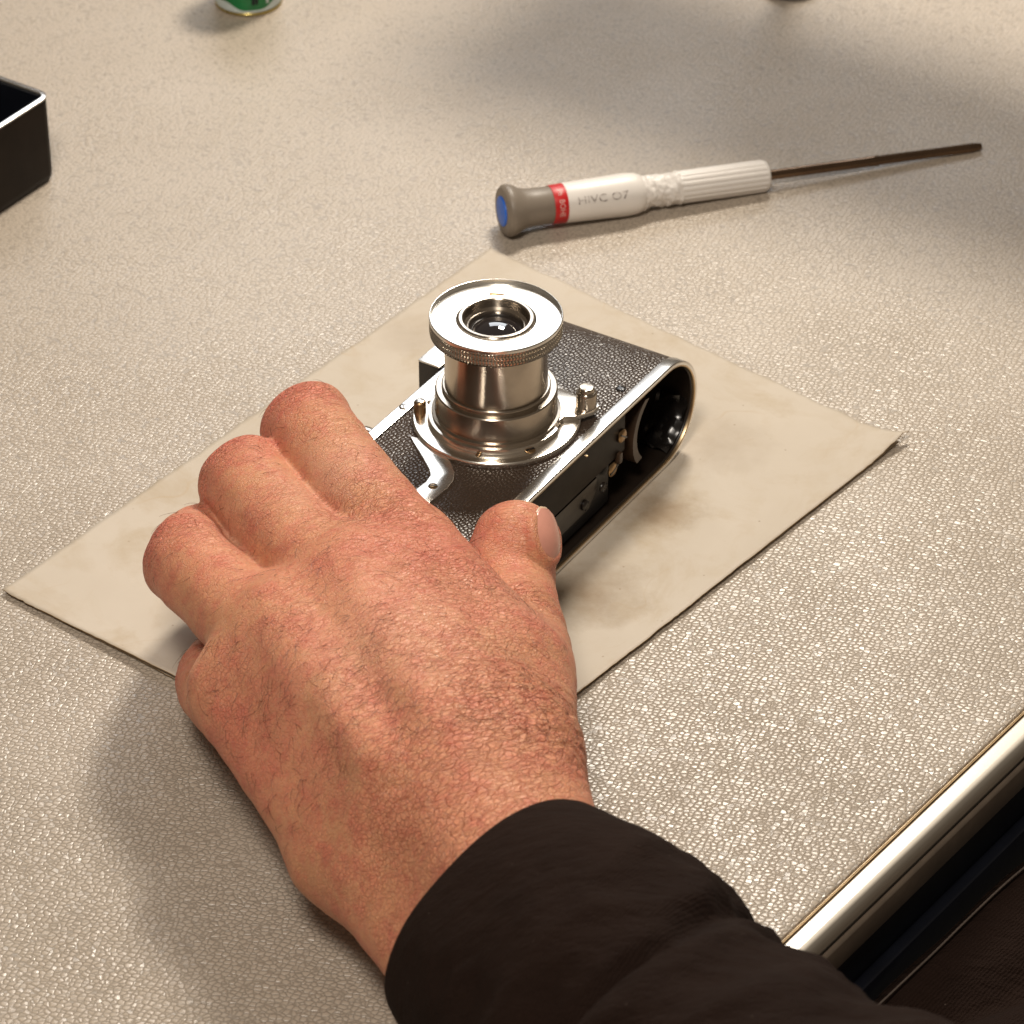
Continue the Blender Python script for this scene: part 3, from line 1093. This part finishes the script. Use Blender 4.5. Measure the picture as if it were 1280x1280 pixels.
# made-up stand, foot at the top edge; unseen head added to shade round the screwdriver
C1 = at(986, -16, 0)
jr = thing('shade_stand', 'dark round foot of an added stand just showing at the top edge, its unseen head shading the table', 'stand', (C1.x, C1.y, 0))
v, f = lathe([(0.01, 0.6), (9.0, 0.0), (10.6, 0.7), (11.0, 2.0), (10.6, 4.0), (5, 7), (3.2, 12), (3.0, 205), (0.01, 206)], 72, 0.4)
mk('stand_foot', v, f, M['black_paint'], jr)
GS = at(1110, 150, 0)
hz = 190.0
hp = GS + (Vector((150, 560, 760)) - GS) * (hz / 760)
v, f = box(-115, 115, -40, 40, 0, 26, 9, 4)
mt = Matrix.Translation((hp.x, hp.y, hz)) @ Matrix.Rotation(math.radians(-32), 4, 'Z')
mk('shade_blocker', *xform((v, f), mt), M['grey_trim'], jr, world=True)
arm0, arm1 = Vector((C1.x, C1.y, 203)), Vector((hp.x, hp.y, hz + 22))
v, f = lathe([(0.01, 0), (3, 0), (3, (arm1 - arm0).length), (0.01, (arm1 - arm0).length)], 24, 0.3)
mk('blocker_arm', *xform((v, f), axis_matrix(arm0, arm1 - arm0, (0, 0.1, 1))), M['black_paint'], jr, world=True)

# ================================================================== PERSON: hand, forearm, sleeve, jacket
person = thing('person', 'person in a dark brown jacket whose bare right hand steadies the old camera', 'person', at(600, 1050, 0))


# ---- signed distance field of the hand
def J(px, py, zz, r):
    q = at(px, py, zz)
    return (q.x, q.y, q.z, r)


RES = 0.6
lo = np.array([-125.0, -215.0, -2.0])
hi = np.array([75.0, 70.0, 84.0])
gs = np.ceil((hi - lo) / RES).astype(int) + 1
FLD = np.full(tuple(gs), 60.0, dtype=np.float32)
axs = [lo[i] + np.arange(gs[i]) * RES for i in range(3)]


def smin(a, b, k):
    if k <= 0:
        return np.minimum(a, b)
    h = np.clip(0.5 + 0.5 * (b - a) / k, 0, 1)
    return b + (a - b) * h - k * h * (1 - h)


def region(pmin, pmax, pad):
    i0 = np.clip(((pmin - pad - lo) / RES).astype(int), 0, gs - 1)
    i1 = np.clip(((pmax + pad - lo) / RES).astype(int) + 2, 1, gs)
    return i0, i1


def cone_d(X, Y, Z, a, b):
    A_, B_ = np.array(a[:3]), np.array(b[:3])
    ba = B_ - A_
    L2 = max((ba @ ba), 1e-6)
    t = ((X - A_[0]) * ba[0] + (Y - A_[1]) * ba[1] + (Z - A_[2]) * ba[2]) / L2
    t = np.clip(t, 0, 1)
    dx = X - A_[0] - t * ba[0]
    dy = Y - A_[1] - t * ba[1]
    dz = Z - A_[2] - t * ba[2]
    return np.sqrt(dx * dx + dy * dy + dz * dz) - (a[3] + (b[3] - a[3]) * t)


def add(F_, a, b, k):
    pmin = np.minimum(np.array(a[:3]) - a[3], np.array(b[:3]) - b[3])
    pmax = np.maximum(np.array(a[:3]) + a[3], np.array(b[:3]) + b[3])
    i0, i1 = region(pmin, pmax, 14)
    sl = tuple(slice(i0[d], i1[d]) for d in range(3))
    X, Y, Z = np.meshgrid(axs[0][sl[0]], axs[1][sl[1]], axs[2][sl[2]], indexing='ij', sparse=True)
    F_[sl] = smin(F_[sl], cone_d(X, Y, Z, a, b).astype(np.float32), k)


def carve(F_, a, b, k):
    pmin = np.minimum(np.array(a[:3]) - a[3], np.array(b[:3]) - b[3])
    pmax = np.maximum(np.array(a[:3]) + a[3], np.array(b[:3]) + b[3])
    i0, i1 = region(pmin, pmax, 8)
    sl = tuple(slice(i0[d], i1[d]) for d in range(3))
    X, Y, Z = np.meshgrid(axs[0][sl[0]], axs[1][sl[1]], axs[2][sl[2]], indexing='ij', sparse=True)
    F_[sl] = -smin(-F_[sl], cone_d(X, Y, Z, a, b).astype(np.float32), k)


def chain(pts, k, k2=0.25):
    """one finger: a smooth curve through its joints, thickness carried along; returns its own field"""
    G = np.full(tuple(gs), 60.0, dtype=np.float32)
    P4 = [np.array(p) for p in pts]
    P4 = [2 * P4[0] - P4[1]] + P4 + [2 * P4[-1] - P4[-2]]
    sm = []
    for i in range(1, len(P4) - 2):
        p0, p1, p2, p3 = P4[i - 1:i + 3]
        for q in range(6):
            t = q / 6
            c = 0.5 * ((2 * p1) + (p2 - p0) * t + (2 * p0 - 5 * p1 + 4 * p2 - p3) * t * t + (3 * p1 - p0 - 3 * p2 + p3) * t ** 3)
            c[3] = p1[3] + (p2[3] - p1[3]) * t
            sm.append(c)
    sm.append(P4[-2])
    for a, b in zip(sm[:-1], sm[1:]):
        add(G, a, b, k2)
    return G


#HAND_BEGIN
# back of the hand and wrist
palm = [
    (J(506, 690, 50, 12.0), J(638, 935, 50, 14.5)),
    (J(440, 730, 53, 12.5), J(580, 980, 50, 16.0)),
    (J(358, 790, 48, 12.5), J(500, 1015, 42, 15.5)),
    (J(296, 862, 37, 12.0), J(436, 1050, 28, 13.8)),
    (J(650, 955, 48, 13.0), J(730, 1180, 44, 12.0)),
    (J(565, 1010, 44, 18.0), J(720, 1230, 44, 19.0)),
    (J(452, 1066, 26, 13.8), J(622, 1272, 28, 13.0)),
    (J(520, 712, 46, 11.0), J(640, 835, 45, 13.5)),
    (J(410, 700, 47, 10.5), J(500, 830, 50, 14.0)),
    (J(318, 768, 43, 10.0), J(430, 890, 46, 14.0)),
]
for a, b in palm:
    add(FLD, a, b, 11)
fingers = {
    'index': [J(506, 690, 50, 12.2), J(440, 612, 51, 12.4), J(386, 536, 49, 11.6), J(412, 570, 34, 9.8), J(440, 612, 20, 8.6)],
    'middle': [J(425, 742, 50, 12.2), J(356, 664, 48, 11.6), J(307, 603, 45, 11.2), J(338, 640, 28, 9.4), J(372, 690, 14, 8.2)],
    'ring': [J(345, 812, 45, 12.0), J(278, 745, 42, 11.2), J(236, 700, 39, 11.0), J(272, 676, 24, 9.8), J(320, 720, 12, 8.0)],
    'pinky': [J(300, 890, 34, 10.0), J(262, 852, 20, 8.6), J(290, 812, 11, 7.6), J(330, 800, 9.5, 7.0)],
}
for nme, pts in fingers.items():
    G = chain(pts, 4)
    FLD = smin(FLD, G, {'index': 1.8, 'middle': 1.5, 'ring': 1.5, 'pinky': 1.5}[nme])
add(FLD, J(292, 690, 34, 8.0), J(330, 745, 40, 9.0), 3)
# broad bent knuckles: a pair of rounded corners on each
for nme, pts in fingers.items():
    if nme == 'pinky':
        continue
    pj_, pa_, pb_ = (np.array(pts[i_][:3]) for i_ in (2, 1, 3))
    R_ = pts[2][3]
    o_ = (pj_ - pa_) / np.linalg.norm(pj_ - pa_) + (pj_ - pb_) / np.linalg.norm(pj_ - pb_)
    o_ /= np.linalg.norm(o_)
    tr_ = np.cross((pj_ - pa_) / np.linalg.norm(pj_ - pa_), o_)
    tr_ /= np.linalg.norm(tr_)
    for sg_ in (-1, 1):
        c_ = pj_ + o_ * (0.22 * R_) + tr_ * (sg_ * 0.36 * R_)
        cc_ = (c_[0], c_[1], c_[2], 0.66 * R_)
        add(FLD, cc_, (c_[0] + .1, c_[1], c_[2], 0.66 * R_), 2.5)
thumb = [J(655, 930, 47, 12.8), J(652, 830, 39, 12.8), J(642, 742, 31, 10.8), J(650, 674, 39, 9.4)]
G = chain(thumb, 4)
add(G, J(622, 716, 34, 9.4), J(636, 676, 37, 9.0), 5)
FLD = smin(FLD, G, 3.0)
# the skin fold round the thumb nail
_t = np.array(thumb[3][:3])
_td = _t - np.array(thumb[2][:3])
_td /= np.linalg.norm(_td)
_no = np.array([0.78, -0.46, 0.36])
_no -= _td * (_no @ _td)
_no /= np.linalg.norm(_no)
_ns = np.cross(_td, _no)


def surf_r(o_, d_):
    """distance from o_ along d_ to the skin, read from the field"""
    for r in np.arange(2.0, 17.0, 0.15):
        p_ = (o_ + d_ * r - lo) / RES
        i_ = np.clip(np.round(p_).astype(int), 0, gs - 1)
        if FLD[i_[0], i_[1], i_[2]] > 0:
            return float(r)
    return 10.0


_A, _b = [], []
for yy in np.linspace(-6, 6, 9):
    for an in np.linspace(-0.75, 0.75, 9):
        d_ = _no * math.cos(an) + _ns * math.sin(an)
        _A.append([1, yy, an, yy * yy, an * an, yy * an])
        _b.append(surf_r(_t + _td * yy, d_))
_cf = np.linalg.lstsq(np.array(_A), np.array(_b), rcond=None)[0]


def nail_pt(sx_, yy, lift):
    an = sx_ / 10.0
    r = float(np.dot(_cf, [1, yy, an, yy * yy, an * an, yy * an]))
    return _t + _td * yy + (_no * math.cos(an) + _ns * math.sin(an)) * (r + lift)


prev_ = None
for q in range(19):
    a = math.radians(25 - 230 * q / 18)
    c_ = nail_pt(6.6 * math.cos(a), 0.6 + 7.4 * math.sin(a), -0.55)
    cur = (c_[0], c_[1], c_[2], 1.25)
    if prev_ is not None:
        add(FLD, prev_, cur, 1.3)
    prev_ = cur
# tendons and knuckle heads
for a, b, k in ((J(500, 700, 58, 4.0), J(600, 880, 61.5, 3.2), 8), (J(440, 735, 60.5, 4.0), J(550, 910, 63.5, 3.2), 8), (J(358, 795, 56, 3.5), J(470, 950, 57.5, 3.0), 8),
                (J(462, 1075, 35, 5.0), J(468, 1083, 35, 5.0), 8)):
    add(FLD, a, b, k)
#HAND_END


def surface_nets(F_):
    ins = F_ < 0
    n0, n1, n2 = F_.shape
    cnt = np.zeros((n0 - 1, n1 - 1, n2 - 1), dtype=np.int8)
    for dx in (0, 1):
        for dy in (0, 1):
            for dz in (0, 1):
                cnt += ins[dx:n0 - 1 + dx, dy:n1 - 1 + dy, dz:n2 - 1 + dz]
    act = (cnt > 0) & (cnt < 8)
    ci = np.argwhere(act)
    idx = np.full(act.shape, -1, dtype=np.int64)
    idx[act] = np.arange(len(ci))
    acc = np.zeros((len(ci), 3))
    num = np.zeros(len(ci))
    corners = [(0, 0, 0), (1, 0, 0), (0, 1, 0), (1, 1, 0), (0, 0, 1), (1, 0, 1), (0, 1, 1), (1, 1, 1)]
    val = [F_[ci[:, 0] + c[0], ci[:, 1] + c[1], ci[:, 2] + c[2]] for c in corners]
    for i in range(8):
        for j in range(i + 1, 8):
            c, d = corners[i], corners[j]
            if sum(abs(c[q] - d[q]) for q in range(3)) != 1:
                continue
            vi, vj = val[i], val[j]
            m_ = (vi < 0) != (vj < 0)
            t = np.where(m_, vi / np.where(m_, vi - vj, 1), 0)
            for q in range(3):
                acc[:, q] += np.where(m_, c[q] + t * (d[q] - c[q]), 0)
            num += m_
    P_ = (ci + acc / num[:, None]) * RES + lo
    faces = []
    for ax_ in range(3):
        o = [(1, 2), (2, 0), (0, 1)][ax_]
        sl0 = [slice(None)] * 3
        sl1 = [slice(None)] * 3
        sl0[ax_] = slice(0, F_.shape[ax_] - 1)
        sl1[ax_] = slice(1, F_.shape[ax_])
        for q in o:
            sl0[q] = slice(1, F_.shape[q] - 1)
            sl1[q] = slice(1, F_.shape[q] - 1)
        a, b = ins[tuple(sl0)], ins[tuple(sl1)]
        for sgn_, mask in ((1, a & ~b), (-1, ~a & b)):
            e = np.argwhere(mask)
            e[:, o[0]] += 1
            e[:, o[1]] += 1
            u_, w_ = np.zeros(3, int), np.zeros(3, int)
            u_[o[0]] = 1
            w_[o[1]] = 1
            q4 = [e - u_ - w_, e - w_, e, e - u_]
            ids = [idx[q[:, 0], q[:, 1], q[:, 2]] for q in q4]
            fa = np.stack(ids, 1)
            if sgn_ < 0:
                fa = fa[:, ::-1]
            faces.append(fa[(fa >= 0).all(1)])
    return P_, np.concatenate(faces)


PV, PF = surface_nets(FLD)
# relax a little to lose the grid pattern
ed_ = np.concatenate([PF[:, [0, 1]], PF[:, [1, 2]], PF[:, [2, 3]], PF[:, [3, 0]]])
deg = np.bincount(ed_[:, 0], minlength=len(PV)) + np.bincount(ed_[:, 1], minlength=len(PV))


def relax(A_, it, f=0.5):
    for _ in range(it):
        s_ = np.stack([np.bincount(ed_[:, 0], A_[ed_[:, 1], q], minlength=len(A_)) + np.bincount(ed_[:, 1], A_[ed_[:, 0], q], minlength=len(A_)) for q in range(A_.shape[1])], 1)
        A_ = A_ * (1 - f) + f * s_ / deg[:, None]
    return A_


PV = relax(PV, 4)


def normals(P_):
    a, b, c, d = (P_[PF[:, i]] for i in range(4))
    fn = np.cross(c - a, d - b)
    N_ = np.zeros_like(P_)
    for i in range(4):
        for q in range(3):
            N_[:, q] += np.bincount(PF[:, i], fn[:, q], minlength=len(P_))
    return N_ / np.maximum(np.linalg.norm(N_, axis=1, keepdims=True), 1e-9)


PN = normals(PV)


# limb frames: blended direction of the nearest bones
def bone_w(a, b):
    A_, B_ = np.array(a[:3]), np.array(b[:3])
    ba = B_ - A_
    t = np.clip(((PV - A_) @ ba) / (ba @ ba), 0, 1)
    d = np.linalg.norm(PV - A_ - t[:, None] * ba, axis=1) - (a[3] + (b[3] - a[3]) * t)
    return d, t


def gauss(c, s):
    return np.exp(-((PV - np.array(c[:3])) ** 2).sum(1) / (2 * s * s))


# knuckle folds: ripples that cross each finger at its bent joint
disp = np.zeros(len(PV))
crease = np.zeros(len(PV))
redn = np.zeros(len(PV))
pale = np.zeros(len(PV))
warp = np.array([noise.noise(Vector(p) * 0.16) for p in PV])
warp2 = np.array([noise.noise(Vector(p) * 0.45 + Vector((9, 3, 1))) for p in PV])
for nme, pts in fingers.items():
    j = 2 if nme != 'pinky' else 1
    c = np.array(pts[j][:3])
    prev, nxt = np.array(pts[j - 1][:3]), np.array(pts[j + 1][:3])
    out = (c - prev) / np.linalg.norm(c - prev) + (c - nxt) / np.linalg.norm(c - nxt)
    out /= np.linalg.norm(out)
    kc = c + out * pts[j][3]
    dr = c - prev
    dr /= np.linalg.norm(dr)
    g_ = gauss(kc, 7.5)
    s_ = (PV - kc) @ dr
    disp += -0.40 * g_ * (0.5 + 0.5 * np.cos(s_ * 2 * np.pi / 2.2 + warp * 4 + warp2 * 2)) ** 5
    crease += 1.2 * g_
    redn += 0.75 * gauss(kc, 9)
# soft wrinkles over the wrist on the thumb side, running across the arm
wdir = np.array(J(740, 1230, 46, 1)[:3]) - np.array(J(565, 1010, 44, 1)[:3])
wdir /= np.linalg.norm(wdir)
for (px, py, zz, s_, amp, lam) in ((690, 910, 56, 13, 0.75, 3.6), (640, 880, 60, 15, 0.35, 3.2), (600, 740, 56, 12, 0.35, 3.0), (560, 1030, 62, 22, 0.22, 4.2), (655, 740, 47, 8, 0.50, 2.5), (470, 640, 60, 10, 0.3, 2.6)):
    c = J(px, py, zz, 1)
    g_ = gauss(c, s_)
    dd = wdir if py > 780 else (np.array([-0.55, 0.83, 0]))
    s2 = (PV - np.array(c[:3])) @ dd
    disp += -amp * g_ * (0.5 + 0.5 * np.cos(s2 * 2 * np.pi / lam + warp * 6 + warp2 * 1.2)) ** 4
    crease += 0.7 * g_
disp += 0.55 * warp * np.clip(1, 0, 1) * 0.5
# veins on the back of the hand
redn += 0.5 * np.clip(warp2 + 0.1, 0, 1)
redn += 0.6 * gauss(J(600, 670, 42, 1), 6) + 0.5 * gauss(J(540, 690, 62, 1), 16) + 0.45 * gauss(J(300, 930, 40, 1), 12)
pale += 0.9 * gauss(J(290, 700, 40, 1), 7) + 0.5 * gauss(J(410, 590, 62, 1), 9) + 0.35 * gauss(J(480, 800, 66, 1), 16) + 0.4 * gauss(J(640, 770, 52, 1), 7)
PV2 = PV + PN * disp[:, None]

flow = np.stack([PV @ wdir, PV @ np.cross(np.array([0, 0, 1.0]), wdir), PV[:, 2]], 1)
# fingers: let the flow follow each finger
for nme, pts in list(fingers.items()) + [('thumb', thumb)]:
    a, b = (pts[0], pts[2]) if nme not in ('pinky', 'thumb') else ((pts[0], pts[1]) if nme == 'pinky' else (pts[1], pts[3]))
    dv = np.array(b[:3]) - np.array(a[:3])
    dv /= np.linalg.norm(dv)
    sd_ = np.cross(np.array([0, 0, 1.0]), dv)
    b0 = np.array(a[:3])
    sd_ /= np.linalg.norm(sd_)
    d_, t_ = bone_w(a, b)
    wgt = np.clip((3.0 - d_) / 3.0, 0, 1) * np.clip(t_ * 2.5 - 0.6, 0, 1)
    rel = PV - b0
    sdw = np.cross(np.array([0, 0, 1.0]), wdir)
    fl2 = np.stack([b0 @ wdir - rel @ dv * (1 if dv @ wdir < 0 else -1), b0 @ sdw - rel @ sd_ * (1 if sd_ @ sdw < 0 else -1), PV[:, 2]], 1)
    flow = flow * (1 - wgt[:, None]) + fl2 * wgt[:, None]
flow = relax(flow, 6)

inv = XF['person'].inverted()
off = np.array(inv.translation)
me = bpy.data.meshes.new('hand')
me.vertices.add(len(PV2))
me.vertices.foreach_set('co', ((PV2 + off) * S).astype(np.float32).ravel())
me.loops.add(len(PF) * 4)
me.loops.foreach_set('vertex_index', PF.astype(np.int32).ravel())
me.polygons.add(len(PF))
me.polygons.foreach_set('loop_start', np.arange(0, len(PF) * 4, 4, dtype=np.int32))
me.polygons.foreach_set('use_smooth', np.ones(len(PF), dtype=bool))
me.update(calc_edges=True)
me.validate()
at_ = me.attributes.new('flow', 'FLOAT_VECTOR', 'POINT')
at_.data.foreach_set('vector', (flow * S).astype(np.float32).ravel())
at_ = me.attributes.new('tint', 'FLOAT_COLOR', 'POINT')
tc = np.stack([np.clip(redn, 0, 1), np.clip(pale, 0, 1), np.clip(crease, 0, 1), np.ones(len(PV))], 1)
at_.data.foreach_set('color', tc.astype(np.float32).ravel())
me.materials.append(M['skin'])
hand = bpy.data.objects.new('hand', me)
COL.objects.link(hand)
hand.parent = person
hand['label'] = 'weathered reddish right hand with bent fingers and wrist'

# ---- thumb nail: a curved plate lying on the tip
tipd = np.array(thumb[3][:3]) - np.array(thumb[2][:3])
tipd /= np.linalg.norm(tipd)
nout = np.array([0.78, -0.46, 0.36])
nout -= tipd * (nout @ tipd)
nout /= np.linalg.norm(nout)
nsid = np.cross(tipd, nout)
tc3 = np.array(thumb[3][:3])


def nail_patch(wd, l0, l1, lift, pw=2.5):
    V, Fc = [], []
    nu, nv = 20, 24
    for j in range(nv + 1):
        t = j / nv
        yy = l0 + (l1 - l0) * t
        hw = max(0.05, wd * (1 - abs(2 * t - 1) ** pw) ** (1 / pw))
        for i in range(nu + 1):
            s_ = (2 * i / nu - 1) * hw
            V.append(tuple(nail_pt(s_, yy, lift + 0.25 * (1 - (s_ / wd) ** 2))))
    for j in range(nv):
        for i in range(nu):
            a = j * (nu + 1) + i
            Fc.append((a, a + 1, a + nu + 2, a + nu + 1))
    return V, Fc


v, f = nail_patch(6.0, -6.0, 7.0, 0.22)
nl = mk('thumbnail', v, f, M['nail'], person, world=True, smooth=60)
thicken(nl, -0.35)
v, f = nail_patch(6.1, -5.8, 7.7, 0.02)
thicken(mk('nail_edge', v, f, M['nail_rim'], nl, world=True, smooth=60), -0.2)

# ---- fine dark hairs on wrist and back of the hand
KV = np.stack([np.cos(0), np.sin(0)], 0) if False else None
dens = 0.12 + 1.0 * gauss(J(530, 1080, 55, 1), 22) + 0.3 * gauss(J(440, 900, 60, 1), 30) + 0.8 * gauss(J(630, 960, 62, 1), 18)
dens *= (PN[:, 2] > 0.15) * (PV[:, 1] < 5) * (PV[:, 1] > -175)
for nme, pts in fingers.items():
    d_, t_ = bone_w(pts[0], pts[2] if nme != 'pinky' else pts[1])
    dens *= np.clip(d_ / 2, 0.0, 1)
d_, t_ = bone_w(thumb[1], thumb[3])
dens *= np.clip(d_ / 3, 0.0, 1)
dens = np.clip(dens, 0, None)
pick = rng.choice(len(PV2), 760, p=dens / dens.sum(), replace=False)
V, Fc = [], []
for i in pick:
    p0 = Vector(PV2[i])
    nn = Vector(PN[i])
    base = Vector(-wdir) * -0.2 + Vector((-0.75, -0.45, 0.0)) + Vector((rng.normal() * 0.5, rng.normal() * 0.5, 0))
    tdir = (base - nn * base.dot(nn)).normalized()
    L = rng.uniform(2.2, 5.5)
    curl = rng.normal() * 0.5
    sd2 = nn.cross(tdir)
    o = len(V)
    npt = 6
    for k in range(npt):
        t = k / (npt - 1)
        q = p0 + tdir * (L * t) + sd2 * (curl * L * t * t) + nn * (0.9 * math.sin(t * 2.4) * 0.6)
        r = 0.05 * (1 - 0.6 * t)
        V += [tuple(q + sd2 * r), tuple(q - sd2 * r * 0.5 + nn * r), tuple(q - sd2 * r * 0.5 - nn * r)]
    for k in range(npt - 1):
        for e in range(3):
            e2 = (e + 1) % 3
            Fc.append((o + 3 * k + e, o + 3 * k + e2, o + 3 * k + 3 + e2, o + 3 * k + 3 + e))
mk('fine_hair', V, Fc, M['hair'], person, world=True, kind='stuff', smooth=0)


# ---- sleeve: swept rings with folds
#SLEEVE_BEGIN
def sleeve_rings():
    """centre, half wide axis, half thin axis for stations along the sleeve"""
    c0a, c0b = at(752, 1016, 56), at(522, 1292, 12)
    c0 = (c0a + c0b) / 2
    wide0 = (c0a - c0b) / 2
    axis = (at(960, 1420, 44) - at(620, 1130, 40)).normalized()
    st = []
    # (distance, wide scale, thin half thickness, centre shift along wide)
    for (d, ws, th, sh, tz) in ((-0.5, 1.0, 28, 0, 0.5), (4, 1.03, 29.5, 0, 0.5), (14, 1.06, 31, 0.5, 1), (26, 1.06, 32, 1, 2), (38, 1.06, 33, 0, 2), (48, 1.02, 32, -1, 1),
                                (56, 1.0, 32, -2, 1), (62, 1.04, 35, -1, 2), (68, 1.06, 36, -2, 3), (76, 1.06, 36, -2, 2), (86, 1.10, 38, -1, 3), (100, 1.16, 40, 0, 4), (120, 1.22, 44, 0, 6), (150, 1.28, 48, 0, 8), (190, 1.35, 53, 0, 12), (240, 1.4, 58, -7, 16)):
        st.append((d, ws, th, sh, tz))
    return c0, wide0, axis, st


c0, wide0, axis, st = sleeve_rings()
wl = wide0.length
wu = wide0.normalized()
axp = (axis - wu * axis.dot(wu)).normalized()
thn = wu.cross(axp)
if thn.z < 0:
    thn = -thn
rings = []
ND = 150
NA = 120
D_ = [s_[0] for s_ in st]


def interp(x, col):
    return float(np.interp(x, D_, [s_[col] for s_ in st]))


dmax = 240
for i in range(ND):
    d = -0.5 + (dmax + 0.5) * (i / (ND - 1)) ** 1.25
    ws, th, sh, tz = (interp(d, c) for c in (1, 2, 3, 4))
    cc = c0 + axis * d + wu * sh + Vector((0, 0, tz))
    ring = []
    for k in range(NA):
        a = 2 * math.pi * k / NA
        ca, sa = math.cos(a), math.sin(a)
        ex = 2.3
        rx = abs(ca) ** (2 / ex) * (1 if ca > 0 else -1)
        ry = abs(sa) ** (2 / ex) * (1 if sa > 0 else -1)
        p_ = cc + wu * (wl * ws * rx) + thn * (th * ry)
        nd = (wu * ca + thn * sa).normalized()
        # folds run obliquely across the sleeve
        dd = d + 10 * math.cos(a) - 6 * math.sin(a * 2)
        amp = 0.3 + 2.6 * max(0, min(1, (d - 30) / 40))
        fold = math.sin(dd * 0.17 + 2.0 * noise.noise(Vector((d * 0.02, a, 1)))) * amp * (0.5 + 0.5 * noise.noise(Vector((ca * 1.3, sa * 1.3, d * 0.02))))
        fold += 1.5 * noise.noise(Vector((p_.x * 0.05, p_.y * 0.05, p_.z * 0.05))) * min(1, 0.35 + max(0, d) / 50)
        fold += 1.7 * (1 - 2 * abs(noise.noise(Vector((a * 1.1 + d * 0.02, d * 0.075, 3.0))))) * max(0.0, min(1, (d - 8) / 30))
        fold += 0.45 * noise.noise(Vector((p_.x * 0.22, p_.y * 0.22, p_.z * 0.22))) * min(1, max(0, d) / 20)
        # the roll where the cuff piece meets the sleeve
        seam = math.exp(-((dd - 64) / 5.0) ** 2) * 2.8 - math.exp(-((dd - 56) / 2.6) ** 2) * 2.6
        q = p_ + nd * (fold + seam)
        if d < 60:
            q.z = max(q.z, 0.8)
        ring.append(tuple(q))
    rings.append(ring)
# hem turned inwards at the cuff
inner = []
for off_, dd_ in ((0.45, -0.9), (1.4, -1.1), (2.2, -0.4), (2.4, 3.0), (2.6, 12.0), (3.0, 40.0)):
    ring = []
    for k in range(NA):
        p_ = Vector(rings[0][k])
        cdir = (c0 - p_).normalized()
        q = p_ + cdir * off_ + axis * dd_
        ring.append(tuple(q))
    inner.append(ring)
allr = inner[::-1] + rings
v, f = sweep(allr)
slv = mk('sleeve', v, f, M['cloth'], person, world=True, smooth=70, label='dark brown jacket sleeve with crumpled folds')
#SLEEVE_END

# ---- jacket front hanging below the table edge, at the lower right
jk = []
gx_, gy_ = 90, 60
pa, pb = at(1085, 1262, -35), at(1310, 1062, -35)
du = (pb - pa)
dn = Vector((du.y, -du.x, 0)).normalized()
for j in range(gy_ + 1):
    t = j / gy_
    for i in range(gx_ + 1):
        u = -0.6 + 2.4 * i / gx_
        base = pa + du * u + dn * (t * 260)
        z_ = -35 - 1.5 * math.cos(min(1, t * 20) * math.pi) - t * 60
        s1 = t * 260
        # hem roll, then two long folds
        z_ += 3.5 * math.exp(-((s1 - 3) / 3.0) ** 2)
        fo = s1 - (26 + 26 * u)
        z_ += 9 * math.exp(-(fo / 9.0) ** 2) - 6 * math.exp(-((fo + 14) / 7.0) ** 2)
        fo2 = s1 - (66 + 20 * u)
        z_ += 8 * math.exp(-(fo2 / 14.0) ** 2)
        z_ += 3.0 * noise.noise(Vector((base.x * 0.03, base.y * 0.03, 5)))
        e_ = 1.2 * noise.noise(Vector((u * 6, 0.3, 8.0))) * (1 - t)
        q = base + dn * e_
        jk.append((q.x, q.y, z_))
Fc = []
for j in range(gy_):
    for i in range(gx_):
        a = j * (gx_ + 1) + i
        Fc.append((a, a + 1, a + gx_ + 2, a + gx_ + 1))
jo = mk('jacket_front', jk, Fc, M['cloth'], person, world=True, smooth=70, label='dark jacket front in folds below the table edge')
thicken(jo, 1.6)
# running stitches along its hem
V, Fc = [], []
for i in range(70):
    u = -0.2 + 1.5 * i / 70
    p_ = pa + du * u + dn * 2.6
    q_ = p_ + du.normalized() * 2.0
    zz_ = -31.6 + 3.0 * noise.noise(Vector((p_.x * 0.03, p_.y * 0.03, 5)))
    vb, fb = box(0, 2.1, -0.25, 0.25, 0, 0.5, 0.15, 1)
    mt = axis_matrix((0, 0, 0), (0, 0, 1), du)
    mt.translation = Vector((p_.x, p_.y, zz_ + 0.35))
    vb, fb = xform((vb, fb), mt)
    V, Fc = join((V, Fc), (vb, fb))
mk('hem_stitching', V, Fc, M['thread'], jo, world=True, kind='stuff')

scene.render.film_transparent = False
